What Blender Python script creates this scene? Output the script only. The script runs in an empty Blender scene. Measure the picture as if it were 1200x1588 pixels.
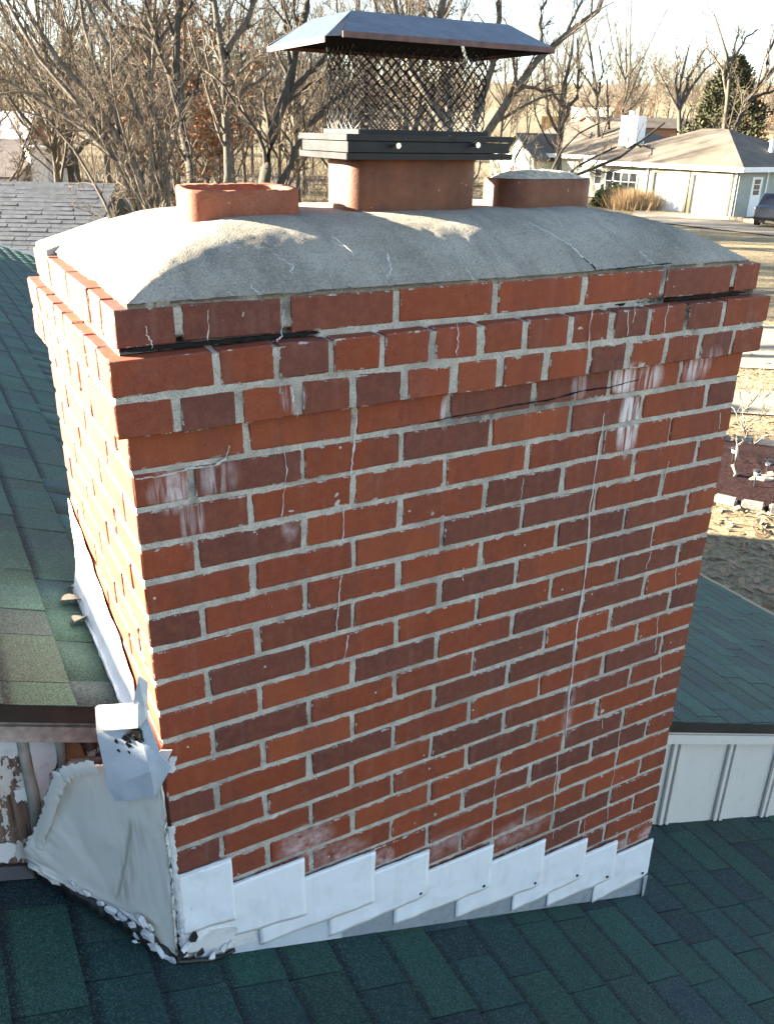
import bpy, bmesh, math, random
import numpy as np
from mathutils import Vector, Matrix, noise

random.seed(7)
RNG = np.random.default_rng(11)
S = bpy.context.scene
COL = S.collection

# ------------------------------------------------------------------ camera
F, CX, CY = 1311.6, 600.0, 794.0                 # focal length and centre in photo pixels
CAM = np.array([-0.2531, -1.2994, 0.4450])
M = np.array([[0.87770888, -0.47881840, 0.01897532],      # right
              [-0.18095790, -0.36785524, -0.91210568],    # down
              [0.44371315, 0.79712951, -0.40951578]])     # forward
cam = bpy.data.cameras.new('camera')
co = bpy.data.objects.new('camera', cam)
COL.objects.link(co)
S.camera = co
R3 = Matrix((M[0].tolist(), (-M[1]).tolist(), (-M[2]).tolist())).transposed()
co.matrix_world = Matrix.Translation(Vector(CAM.tolist())) @ R3.to_4x4()
cam.sensor_fit = 'VERTICAL'
cam.sensor_height = 24.0
cam.lens = F / 1588 * 24.0
cam.clip_start = 0.05
cam.clip_end = 5000

# ------------------------------------------------------------------ light
SUN_EL, SUN_AZ = math.radians(15.7), math.radians(-50.0)      # azimuth from +y towards +x
world = bpy.data.worlds.new('World')
S.world = world
world.use_nodes = True
wt = world.node_tree
bg = wt.nodes['Background']
sky = wt.nodes.new('ShaderNodeTexSky')
sky.sky_type = 'NISHITA'
sky.sun_disc = False
sky.sun_elevation = SUN_EL
sky.sun_rotation = SUN_AZ
sky.air_density = 0.85
sky.dust_density = 0.5
sky.ozone_density = 1.0
wt.links.new(sky.outputs[0], bg.inputs[0])
bg.inputs[1].default_value = 0.05
sun = bpy.data.lights.new('sun', 'SUN')
sun.energy = 5.0
sun.angle = math.radians(0.8)
sun.color = (1.0, 0.91, 0.75)
so = bpy.data.objects.new('sun', sun)
COL.objects.link(so)
SD = Vector((math.cos(SUN_EL) * math.sin(SUN_AZ), math.cos(SUN_EL) * math.cos(SUN_AZ), math.sin(SUN_EL)))
so.rotation_euler = SD.to_track_quat('Z', 'Y').to_euler()
so.location = (-8, 6, 8)
S.view_settings.view_transform = 'Standard'
S.view_settings.look = 'None'
S.view_settings.gamma = 1.0
S.view_settings.use_curve_mapping = False
S.view_settings.use_white_balance = True
S.view_settings.white_balance_temperature = 7000
S.view_settings.exposure = 3.58
S.render.engine = 'CYCLES'
S.cycles.use_denoising = True
S.cycles.max_bounces = 6
S.cycles.diffuse_bounces = 3
S.cycles.glossy_bounces = 3
S.cycles.caustics_reflective = False
S.cycles.caustics_refractive = False
S.cycles.sample_clamp_indirect = 8.0


# ------------------------------------------------------------------ geometry helpers
def ray(u, v):
    return M.T @ np.array([(u - CX) / F, (v - CY) / F, 1.0])


def on_z(u, v, z):
    d = ray(u, v)
    return CAM + d * (z - CAM[2]) / d[2]


def on_y(u, v, y):
    d = ray(u, v)
    return CAM + d * (y - CAM[1]) / d[1]


def deep(u, v, D):
    return CAM + ray(u, v) * D


def ground_z(x, y):
    d = math.hypot(x - CAM[0], y - CAM[1])
    if d < 20:
        z = -4.9
    else:
        z = -4.9 + (d - 20) * 0.0342
    if d > 90:
        z += (d - 90) * 0.02
    a = math.atan2(x, y)
    return z + max(0.0, min(1.0, (0.72 - a) * 2.0)) * max(0, min(d - 14, 30)) * -0.012


def on_ground(u, v):
    d = ray(u, v)
    t = 5.0
    for _ in range(400):
        p = CAM + d * t
        if p[2] <= ground_z(p[0], p[1]):
            break
        t *= 1.012
    return p


def mesh_from(name, V, polys_or_quads, smooth=False):
    me = bpy.data.meshes.new(name)
    V = np.asarray(V, dtype=np.float32)
    if isinstance(polys_or_quads, np.ndarray):
        Q = polys_or_quads.astype(np.int32)
        k = Q.shape[1]
        me.vertices.add(len(V))
        me.vertices.foreach_set('co', V.ravel())
        me.loops.add(Q.size)
        me.loops.foreach_set('vertex_index', Q.ravel())
        me.polygons.add(len(Q))
        me.polygons.foreach_set('loop_start', np.arange(0, Q.size, k, dtype=np.int32))
        me.polygons.foreach_set('loop_total', np.full(len(Q), k, dtype=np.int32))
        if smooth:
            me.polygons.foreach_set('use_smooth', np.ones(len(Q), dtype=bool))
        me.update(calc_edges=True)
    else:
        me.from_pydata([tuple(map(float, v)) for v in V], [], polys_or_quads)
        if smooth:
            for p in me.polygons:
                p.use_smooth = True
        me.update()
    return me


def link(name, me, mat=None, parent=None, loc=None, kind=None, label=None, cat=None, group=None, color=None):
    o = bpy.data.objects.new(name, me)
    COL.objects.link(o)
    if mat is not None and me is not None and len(me.materials) == 0:
        me.materials.append(mat)
    if parent is not None:
        o.parent = parent
    if loc is not None:
        o.location = loc
    if kind:
        o['kind'] = kind
    if label:
        o['label'] = label
    if cat:
        o['category'] = cat
    if group:
        o['group'] = group
    if color:
        o.color = (*color, 1.0)
    return o


def thing(name, label, cat, loc=(0, 0, 0), rotz=0.0, group=None):
    o = link(name, None, loc=loc, label=label, cat=cat, group=group)
    o.rotation_euler = (0, 0, rotz)
    return o


class MB:
    """collects shapes for one mesh"""
    def __init__(self):
        self.v, self.f = [], []

    def add(self, v, f):
        n = len(self.v)
        self.v += [tuple(map(float, p)) for p in v]
        self.f += [[i + n for i in q] for q in f]
        return self

    def box(self, a, b):
        x0, y0, z0 = a
        x1, y1, z1 = b
        return self.add([(x0, y0, z0), (x1, y0, z0), (x1, y1, z0), (x0, y1, z0), (x0, y0, z1), (x1, y0, z1), (x1, y1, z1), (x0, y1, z1)],
                        [(0, 3, 2, 1), (4, 5, 6, 7), (0, 1, 5, 4), (1, 2, 6, 5), (2, 3, 7, 6), (3, 0, 4, 7)])

    def hexa(self, p):
        """eight corners: bottom ring then top ring"""
        return self.add(p, [(0, 3, 2, 1), (4, 5, 6, 7), (0, 1, 5, 4), (1, 2, 6, 5), (2, 3, 7, 6), (3, 0, 4, 7)])

    def prism(self, poly, ext):
        """closed polygon of 3-D points extruded along ext"""
        n = len(poly)
        e = np.array(ext, float)
        v = [np.array(p, float) for p in poly] + [np.array(p, float) + e for p in poly]
        f = [list(range(n))[::-1], list(range(n, 2 * n))] + [(i, (i + 1) % n, (i + 1) % n + n, i + n) for i in range(n)]
        return self.add(v, f)

    def tube(self, pts, r, k=8, cap=True):
        pts = [Vector(tuple(map(float, p))) for p in pts]
        rs = r if hasattr(r, '__len__') else [r] * len(pts)
        V, Fc = [], []
        for i, p in enumerate(pts):
            t = (pts[min(i + 1, len(pts) - 1)] - pts[max(i - 1, 0)]).normalized()
            a = t.orthogonal().normalized() if i == 0 else (a - t * a.dot(t)).normalized()
            b = t.cross(a)
            for j in range(k):
                an = 2 * math.pi * j / k
                V.append(p + (a * math.cos(an) + b * math.sin(an)) * rs[i])
        for i in range(len(pts) - 1):
            for j in range(k):
                Fc.append((i * k + j, i * k + (j + 1) % k, (i + 1) * k + (j + 1) % k, (i + 1) * k + j))
        if cap:
            Fc.append(tuple(range(k))[::-1])
            Fc.append(tuple((len(pts) - 1) * k + j for j in range(k)))
        return self.add(V, Fc)

    def build(self, name, mat, parent=None, smooth=False, bevel=0.0, **kw):
        me = bpy.data.meshes.new(name)
        me.from_pydata(self.v, [], self.f)
        bm = bmesh.new()
        bm.from_mesh(me)
        bmesh.ops.recalc_face_normals(bm, faces=bm.faces)
        if bevel:
            bmesh.ops.bevel(bm, geom=list(bm.edges), offset=bevel, segments=2, affect='EDGES', profile=0.6)
        bm.to_mesh(me)
        bm.free()
        if smooth:
            for p in me.polygons:
                p.use_smooth = True
        me.update()
        return link(name, me, mat, parent, **kw)


def grid_mesh(nu, nv, fn, closed_u=False):
    V = np.array([fn(i / (nu if closed_u else nu - 1), j / (nv - 1)) for j in range(nv) for i in range(nu)])
    q = []
    for j in range(nv - 1):
        for i in range(nu if closed_u else nu - 1):
            a = j * nu + i
            b = j * nu + (i + 1) % nu
            q.append((a, b, b + nu, a + nu))
    return V, np.array(q)


def fbm(x, y, z=0.0, o=4):
    return noise.fractal(Vector((x, y, z)), 1.0, 2.0, o)


# ------------------------------------------------------------------ measures of the chimney
W, D = 1.4026, 0.797
BM, CP, BH, BL = 0.2004, 0.0677, 0.057, 0.192     # brick module, course pitch, brick height, brick length
BM = (W + 0.0098) / 7
HM = BM / 2
OV, OVX = 0.028, 0.019                             # how far the corbel stands out
UM, LM = 0.381, 0.386                              # fall of the two roofs per metre of x
UZ, LZ = -0.690, -1.182                            # their heights at x = 0
YW, YR = 0.300, 0.252                              # wall and rake of the upper roof


# ------------------------------------------------------------------ materials
def m_irregular(m, g):
    if getattr(m, '_irr', None) is None:
        m._irr = m.math('MULTIPLY', m.math('SUBTRACT', m.noise(m.pos(), 28.0, 4.0, 0.6), 0.45), 1.5)
    return m.math('ADD', g, m.math('MULTIPLY', m._irr, m.math('MULTIPLY', g, 2.0, True)), True)


class NT:
    def __init__(self, name):
        self.mat = bpy.data.materials.new(name)
        self.mat.use_nodes = True
        self.t = self.mat.node_tree
        self.p = self.t.nodes['Principled BSDF']
        self._pos = None

    def n(self, typ, **kw):
        nd = self.t.nodes.new(typ)
        for k, v in kw.items():
            setattr(nd, k, v)
        return nd

    def put(self, sock, val):
        if hasattr(val, 'default_value') or hasattr(val, 'is_output'):
            self.t.links.new(val, sock)
        elif isinstance(val, (tuple, list)) and len(val) == 3 and sock.type == 'RGBA':
            sock.default_value = (*val, 1.0)
        else:
            sock.default_value = val

    def pos(self):
        if self._pos is None:
            self._pos = self.n('ShaderNodeNewGeometry').outputs['Position']
        return self._pos

    def obj(self):
        return self.n('ShaderNodeTexCoord').outputs['Object']

    def scale(self, vec, s):
        m = self.n('ShaderNodeMapping')
        self.put(m.inputs[0], vec)
        m.inputs['Scale'].default_value = s
        return m.outputs[0]

    def noise(self, vec, scale, detail=4.0, rough=0.55, dist=0.0, out='Fac'):
        nd = self.n('ShaderNodeTexNoise')
        self.put(nd.inputs['Vector'], vec)
        nd.inputs['Scale'].default_value = scale
        nd.inputs['Detail'].default_value = detail
        nd.inputs['Roughness'].default_value = rough
        nd.inputs['Distortion'].default_value = dist
        return nd.outputs[out]

    def voro(self, vec, scale, out='Distance', feature='F1'):
        nd = self.n('ShaderNodeTexVoronoi', feature=feature)
        self.put(nd.inputs['Vector'], vec)
        nd.inputs['Scale'].default_value = scale
        return nd.outputs[out]

    def math(self, op, a, b=0.0, clamp=False):
        nd = self.n('ShaderNodeMath', operation=op, use_clamp=clamp)
        self.put(nd.inputs[0], a)
        self.put(nd.inputs[1], b)
        return nd.outputs[0]

    def ramp(self, fac, stops):
        nd = self.n('ShaderNodeValToRGB')
        self.put(nd.inputs[0], fac)
        el = nd.color_ramp.elements
        while len(el) < len(stops):
            el.new(0.5)
        for e, (p, c) in zip(el, stops):
            e.position = p
            e.color = (c, c, c, 1) if isinstance(c, (int, float)) else (*c, 1)
        return nd.outputs[0]

    def mix(self, fac, a, b, blend='MIX'):
        nd = self.n('ShaderNodeMix', data_type='RGBA', blend_type=blend)
        self.put(nd.inputs[0], fac)
        self.put(nd.inputs[6], a)
        self.put(nd.inputs[7], b)
        return nd.outputs[2]

    def sep(self, vec):
        nd = self.n('ShaderNodeSeparateXYZ')
        self.put(nd.inputs[0], vec)
        return nd.outputs

    def bump(self, h, strength=0.5, dist=0.002):
        nd = self.n('ShaderNodeBump')
        nd.inputs['Strength'].default_value = strength
        nd.inputs['Distance'].default_value = dist
        self.put(nd.inputs['Height'], h)
        self.put(self.p.inputs['Normal'], nd.outputs[0])

    def spots(self, lst):
        """soft ellipses on the front face: (x, z, half width, half height, strength)"""
        s = self.sep(self.pos())
        tot = None
        for x, z, wx, wz, st in lst:
            a = self.math('MULTIPLY', self.math('SUBTRACT', s[0], x), 1 / wx)
            b = self.math('MULTIPLY', self.math('SUBTRACT', s[2], z), 1 / wz)
            g = self.math('SUBTRACT', 1.0, self.math('ADD', self.math('POWER', self.math('ABSOLUTE', a), 2.0), self.math('POWER', self.math('ABSOLUTE', b), 2.0)), clamp=True)
            g = self.math('MULTIPLY', g, st)
            g = m_irregular(self, g)
            tot = g if tot is None else self.math('MAXIMUM', tot, g)
        return tot

    def fin(self, color, rough=0.8, spec=0.3, metal=0.0):
        self.put(self.p.inputs['Base Color'], color)
        self.put(self.p.inputs['Roughness'], rough)
        self.put(self.p.inputs['Specular IOR Level'], spec)
        self.put(self.p.inputs['Metallic'], metal)
        return self.mat


def simple(name, c, rough=0.8, spec=0.3, metal=0.0, var=0.25, scale=6.0, bump=0.0):
    m = NT(name)
    f = m.noise(m.obj(), scale, 5.0)
    c2 = tuple(x * (1 - var) for x in c)
    c3 = tuple(min(1, x * (1 + var)) for x in c)
    col = m.ramp(f, [(0.3, c2), (0.7, c3)])
    if bump:
        m.bump(f, bump, 0.01)
    return m.fin(col, rough, spec, metal)


def px_spot(u, v, hw, hh, st):
    a, b = on_y(u - hw, v, 0), on_y(u + hw, v, 0)
    c, d = on_y(u, v - hh, 0), on_y(u, v + hh, 0)
    p = on_y(u, v, 0)
    return (p[0], p[2], abs(b[0] - a[0]) / 2, abs(d[2] - c[2]) / 2, st)


EFFLO = [px_spot(*s) for s in [(968, 585, 22, 30, 1.15), (975, 655, 20, 60, 1.3), (1008, 585, 22, 28, .8), (1072, 575, 14, 24, .8),
                               (268, 762, 44, 40, .58), (338, 740, 36, 36, .38), (292, 810, 14, 45, .5), (312, 805, 6, 40, .5),
                               (898, 600, 14, 26, .5), (445, 610, 22, 28, .55), (690, 640, 8, 30, .7),
                               (1090, 560, 16, 30, .5), (640, 790, 30, 22, .0)]]
HAZE = [px_spot(*s) for s in [(475, 1305, 50, 30, .95), (595, 1330, 18, 18, 1.0), (690, 1310, 60, 22, .4), (520, 1325, 60, 20, .55), (1000, 1290, 12, 10, .9),
                              (800, 1290, 60, 22, .45), (965, 1310, 12, 12, .8), (450, 820, 16, 24, .5), (880, 1110, 10, 60, .5)]]


def brick_material(edges=True):
    m = NT('clay_brick' if edges else 'clay_brick_rear')
    oc = m.n('ShaderNodeObjectInfo')
    base = oc.outputs['Color']
    P = m.pos()
    n1 = m.noise(P, 9.0, 5.0, 0.6)
    col = m.mix(m.ramp(n1, [(0.35, 0.0), (0.75, 0.35)]), base, m.mix(0.5, base, (0.10, 0.035, 0.03)))
    band = m.noise(m.scale(P, (11.0, 11.0, 3.0)), 1.0, 3.0)
    col = m.mix(m.ramp(band, [(0.50, 0.0), (0.56, 0.42)]), col, m.mix(0.55, base, (0.085, 0.034, 0.030)))
    fine = m.noise(P, 420.0, 2.0)
    col = m.mix(m.ramp(fine, [(0.35, 0.40), (0.5, 0.0)]), col, (0.07, 0.022, 0.014))
    mott = m.noise(P, 48.0, 5.0, 0.7)
    col = m.mix(m.ramp(mott, [(0.45, 0.0), (0.75, 0.35)]), col, (0.33, 0.11, 0.05))
    # dusty white film and vertical wash streaks all over
    wash = m.noise(m.scale(P, (55.0, 55.0, 3.0)), 1.0, 4.0, 0.6)
    dust = m.noise(P, 22.0, 4.0, 0.6)
    film = m.math('MULTIPLY', m.ramp(wash, [(0.52, 0.0), (0.8, 0.20)]), m.ramp(dust, [(0.4, 0.0), (0.65, 1.0)]))
    col = m.mix(film, col, (0.42, 0.33, 0.31))
    # pale specks and small dark pits
    v = m.voro(P, 62.0)
    vc = m.voro(P, 62.0, 'Color')
    sel = m.math('GREATER_THAN', m.sep(vc)[0], 0.955)
    speck = m.math('MULTIPLY', m.math('LESS_THAN', v, m.math('MULTIPLY', m.sep(vc)[1], 0.16)), sel)
    col = m.mix(m.math('MULTIPLY', speck, 0.75), col, (0.62, 0.55, 0.5))
    sel2 = m.math('GREATER_THAN', m.sep(vc)[2], 0.965)
    pit = m.math('MULTIPLY', m.math('LESS_THAN', v, m.math('MULTIPLY', m.sep(vc)[0], 0.15)), sel2)
    col = m.mix(m.math('MULTIPLY', pit, 0.8), col, (0.03, 0.018, 0.015))
    # lime streaks below the corbel and haze above the flashing
    st = m.noise(m.scale(P, (85.0, 85.0, 7.0)), 1.0, 3.0, 0.6, 0.6)
    e = m.math('MULTIPLY', m.spots(EFFLO), m.ramp(st, [(0.40, 0.0), (0.58, 1.0)]))
    col = m.mix(m.math('MULTIPLY', e, 0.95, True), col, (0.74, 0.66, 0.64))
    h = m.math('MULTIPLY', m.spots(HAZE), m.ramp(m.noise(P, 34.0, 5.0, 0.65), [(0.35, 0.0), (0.62, 1.0)]))
    col = m.mix(m.math('MULTIPLY', h, 0.8, True), col, (0.62, 0.48, 0.46))
    o3 = m.sep(m.obj())
    ex = m.math('SUBTRACT', BL / 2, m.math('ABSOLUTE', o3[0]))
    ez = m.math('SUBTRACT', BH / 2, m.math('ABSOLUTE', o3[2]))
    ey = m.math('SUBTRACT', 0.046, m.math('ABSOLUTE', o3[1]))
    edge = m.math('MAXIMUM', m.math('MINIMUM', ex, ez), m.math('MINIMUM', m.math('MAXIMUM', ex, ez), ey))
    rag = m.math('MULTIPLY', m.ramp(m.noise(P, 46.0, 6.0, 0.68), [(0.46, 0.0), (0.80, 1.0)]), 0.0085)
    near = m.math('LESS_THAN', edge, m.math('ADD', rag, -0.0009))
    mort = m.ramp(m.noise(P, 160.0, 4.0, 0.6), [(0.3, (0.31, 0.28, 0.235)), (0.7, (0.54, 0.50, 0.43))])
    if edges:
        col = m.mix(m.math('MULTIPLY', near, 0.92), col, mort)
    hh = m.math('ADD', m.math('MULTIPLY', m.noise(P, 70.0, 5.0, 0.6), 1.0), m.math('MULTIPLY', fine, 0.5))
    m.bump(m.math('SUBTRACT', hh, m.math('MULTIPLY', pit, 1.5)), 0.35, 0.0016)
    return m.fin(col, 0.72, 0.35)


SOOT_GAPS = [px_spot(*s) for s in [(200, 540, 40, 12, 1.2), (270, 530, 60, 12, 1.3), (340, 515, 60, 14, 1.2), (425, 500, 20, 34, 1.1), (1075, 460, 90, 12, 1.3), (1050, 480, 22, 30, .9),
                              (350, 690, 14, 26, 1.2), (445, 485, 14, 36, .8), (535, 650, 14, 24, .9), (525, 660, 10, 26, .8), (780, 640, 160, 16, .55), (1026, 420, 10, 34, .8), (610, 690, 14, 26, .5),
                              (930, 1315, 22, 8, 1.3), (455, 900, 10, 20, .5), (455, 830, 12, 24, .7), (300, 760, 12, 40, .5), (1130, 410, 20, 30, .6), (1065, 490, 8, 30, .8)]]  # soot and grime, plus the shade of open joint gaps painted in


def mortar_material():
    m = NT('lime_mortar')
    P = m.pos()
    n1 = m.noise(P, 30.0, 6.0, 0.65)
    col = m.ramp(n1, [(0.25, (0.33, 0.295, 0.245)), (0.5, (0.51, 0.465, 0.39)), (0.75, (0.66, 0.61, 0.525))])
    fine = m.noise(P, 350.0, 3.0, 0.6)
    col = m.mix(m.ramp(fine, [(0.34, 0.55), (0.5, 0.0)]), col, (0.10, 0.085, 0.07))
    gr = m.noise(P, 6.0, 4.0, 0.6)
    col = m.mix(m.ramp(gr, [(0.50, 0.0), (0.70, 0.6)]), col, (0.23, 0.205, 0.17))
    s = m.math('MULTIPLY', m.spots(SOOT_GAPS), m.ramp(m.noise(P, 45.0, 5.0, 0.65), [(0.25, 0.45), (0.5, 1.0)]))
    col = m.mix(m.math('MULTIPLY', s, 0.95, True), col, (0.018, 0.016, 0.014))
    m.bump(m.math('ADD', m.noise(P, 160.0, 5.0, 0.7), fine), 0.6, 0.0022)
    return m.fin(col, 0.92, 0.2)


def crown_material():
    m = NT('crown_concrete')
    P = m.pos()
    n1 = m.noise(P, 5.0, 6.0, 0.6)
    col = m.ramp(n1, [(0.28, (0.22, 0.195, 0.155)), (0.5, (0.355, 0.315, 0.253)), (0.72, (0.47, 0.42, 0.34))])
    dr = m.noise(m.scale(P, (26.0, 5.0, 8.0)), 1.0, 4.0, 0.6)
    col = m.mix(m.ramp(dr, [(0.5, 0.0), (0.75, 0.45)]), col, (0.13, 0.125, 0.115))
    fine = m.noise(P, 230.0, 3.0, 0.7)
    col = m.mix(m.ramp(fine, [(0.36, 0.45), (0.48, 0.0)]), col, (0.10, 0.092, 0.078))
    col = m.mix(m.ramp(fine, [(0.56, 0.0), (0.68, 0.5)]), col, (0.55, 0.52, 0.46))
    lich = m.noise(P, 13.0, 5.0, 0.7)
    col = m.mix(m.ramp(lich, [(0.58, 0.0), (0.72, 0.4)]), col, (0.085, 0.08, 0.068))
    trow = m.noise(m.scale(P, (9.0, 60.0, 60.0)), 1.0, 3.0)
    m.bump(m.math('ADD', m.math('ADD', m.noise(P, 110.0, 6.0, 0.8), m.math('MULTIPLY', trow, 0.5)), m.math('MULTIPLY', m.noise(P, 330.0, 2.0), 0.8)), 0.9, 0.0045)
    return m.fin(col, 0.95, 0.2)


def flue_material(dark):
    m = NT('fired_clay_' + ('dark' if dark else 'red'))
    P = m.pos()
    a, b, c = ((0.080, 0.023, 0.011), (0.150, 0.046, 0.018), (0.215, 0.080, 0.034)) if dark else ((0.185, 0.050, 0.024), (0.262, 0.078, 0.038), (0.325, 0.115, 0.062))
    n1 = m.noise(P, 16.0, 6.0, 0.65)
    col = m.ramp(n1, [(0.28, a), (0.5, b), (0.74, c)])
    st = m.noise(m.scale(P, (38.0, 38.0, 3.0)), 1.0, 3.0)
    col = m.mix(m.ramp(st, [(0.52, 0.0), (0.7, 0.45)]), col, a)
    v = m.voro(P, 90.0)
    sel = m.math('GREATER_THAN', m.sep(m.voro(P, 90.0, 'Color'))[0], 0.88)
    sp = m.math('MULTIPLY', m.math('LESS_THAN', v, 0.16), sel)
    col = m.mix(m.math('MULTIPLY', sp, 0.6), col, (0.5, 0.36, 0.28))
    fine = m.noise(P, 300.0, 3.0)
    col = m.mix(m.ramp(fine, [(0.36, 0.3), (0.5, 0.0)]), col, (0.06, 0.025, 0.015))
    m.bump(m.math('ADD', m.noise(P, 60.0, 5.0, 0.65), fine), 0.4, 0.002)
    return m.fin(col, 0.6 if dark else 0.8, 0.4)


def shingle_material(attr):
    m = NT('asphalt_shingle' + ('_far' if attr else ''))
    if attr:
        a = m.n('ShaderNodeAttribute', attribute_name='tone')
        base = a.outputs['Color']
    else:
        base = m.n('ShaderNodeObjectInfo').outputs['Color']
    P = m.pos()
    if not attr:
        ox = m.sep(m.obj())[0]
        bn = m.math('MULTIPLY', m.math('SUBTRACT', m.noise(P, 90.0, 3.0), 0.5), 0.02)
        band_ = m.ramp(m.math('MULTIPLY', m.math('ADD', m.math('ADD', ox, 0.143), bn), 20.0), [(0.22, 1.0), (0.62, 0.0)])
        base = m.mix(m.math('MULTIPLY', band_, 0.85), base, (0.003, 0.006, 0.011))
    g = m.voro(P, 400.0, 'Color')
    gr = m.sep(g)[0]
    col = m.mix(m.ramp(gr, [(0.0, 0.9), (0.45, 0.0)]), base, m.mix(0.75, base, (0.004, 0.006, 0.008)))
    col = m.mix(m.ramp(gr, [(0.72, 0.0), (0.97, 0.6)]), col, m.mix(0.5, base, (0.11, 0.23, 0.18)))
    big = m.noise(P, 7.0, 4.0)
    col = m.mix(m.ramp(big, [(0.45, 0.0), (0.75, 0.45)]), col, m.mix(0.5, base, (0.015, 0.02, 0.03)))
    pale = m.noise(P, 3.2, 5.0, 0.6)
    col = m.mix(m.ramp(pale, [(0.55, 0.0), (0.75, 0.2)]), col, (0.05, 0.10, 0.08))
    m.bump(m.math('ADD', m.voro(P, 420.0), m.noise(P, 60.0, 3.0)), 0.6, 0.002)
    return m.fin(col, 0.82, 0.3)


def paint_material(name, c, dirt, scale=8.0, rough=0.5, thr=0.55):
    m = NT(name)
    P = m.pos()
    n1 = m.noise(P, scale, 6.0, 0.6)
    col = m.mix(m.ramp(n1, [(thr, 0.0), (thr + 0.2, 0.4)]), c, dirt)
    st = m.noise(m.scale(P, (40.0, 40.0, 4.0)), 1.0, 4.0)
    col = m.mix(m.ramp(st, [(0.58, 0.0), (0.8, 0.35)]), col, dirt)
    m.bump(m.math('ADD', m.noise(P, 14.0, 4.0), m.math('MULTIPLY', m.noise(P, 120.0, 4.0), 0.25)), 0.35, 0.004)
    return m.fin(col, rough, 0.45)


def peeling_material():
    m = NT('peeling_paint')
    P = m.pos()
    wood_n = m.noise(m.scale(P, (90.0, 90.0, 5.0)), 1.0, 5.0, 0.65)
    wood = m.ramp(wood_n, [(0.3, (0.045, 0.028, 0.02)), (0.5, (0.15, 0.095, 0.065)), (0.7, (0.26, 0.19, 0.15))])
    pn = m.noise(m.scale(P, (20.0, 20.0, 9.0)), 1.0, 6.0, 0.62, 0.3)
    col = m.mix(m.ramp(pn, [(0.535, 0.0), (0.54, 1.0)]), wood, (0.56, 0.53, 0.48))
    cr = m.noise(P, 30.0, 5.0, 0.6)
    col = m.mix(m.ramp(cr, [(0.55, 0.0), (0.7, 0.4)]), col, (0.22, 0.18, 0.14))
    m.bump(m.math('ADD', m.math('MULTIPLY', m.ramp(pn, [(0.535, 0.0), (0.545, 1.0)]), 0.8), m.math('MULTIPLY', wood_n, 0.5)), 0.7, 0.003)
    return m.fin(col, 0.75, 0.3)


def metal_material(name, c, rough=0.35, metal=1.0):
    m = NT(name)
    P = m.pos()
    n1 = m.noise(P, 25.0, 5.0, 0.65)
    col = m.mix(m.ramp(n1, [(0.4, 0.0), (0.7, 0.6)]), c, tuple(x * 0.55 for x in c))
    m.bump(m.noise(P, 30.0, 3.0), 0.25, 0.004)
    return m.fin(col, m.math('ADD', m.math('MULTIPLY', n1, 0.25), rough - 0.1), 0.28 if name == 'black_enamel' else 0.6, metal)


def bark_material(name, a, b):
    m = NT(name)
    P = m.pos()
    n = m.noise(m.scale(P, (14.0, 14.0, 3.0)), 1.0, 5.0, 0.65)
    col = m.ramp(n, [(0.3, a), (0.7, b)])
    m.bump(n, 0.5, 0.03)
    return m.fin(col, 0.9, 0.2)


def ground_material():
    m = NT('dry_lawn')
    P = m.pos()
    n1 = m.noise(P, 0.35, 6.0, 0.65)
    n2 = m.noise(P, 9.0, 6.0, 0.72)
    col = m.ramp(n2, [(0.30, (0.085, 0.066, 0.042)), (0.48, (0.23, 0.185, 0.115)), (0.68, (0.37, 0.31, 0.21))])
    g = m.noise(P, 1.4, 5.0, 0.7)
    col = m.mix(m.ramp(g, [(0.54, 0.0), (0.66, 0.45)]), col, (0.13, 0.135, 0.065))
    leaf = m.voro(P, 13.0, 'Color')
    lsel = m.math('GREATER_THAN', m.sep(leaf)[0], 0.62)
    ld = m.math('LESS_THAN', m.voro(P, 13.0), 0.42)
    lm = m.math('MULTIPLY', m.math('MULTIPLY', lsel, ld), m.ramp(n1, [(0.4, 0.05), (0.6, 0.4)]))
    col = m.mix(lm, col, m.mix(m.sep(leaf)[1], (0.13, 0.065, 0.035), (0.33, 0.22, 0.13)))
    m.bump(m.math('ADD', n2, m.noise(P, 45.0, 4.0, 0.7)), 0.9, 0.05)
    return m.fin(col, 0.95, 0.15)


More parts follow.
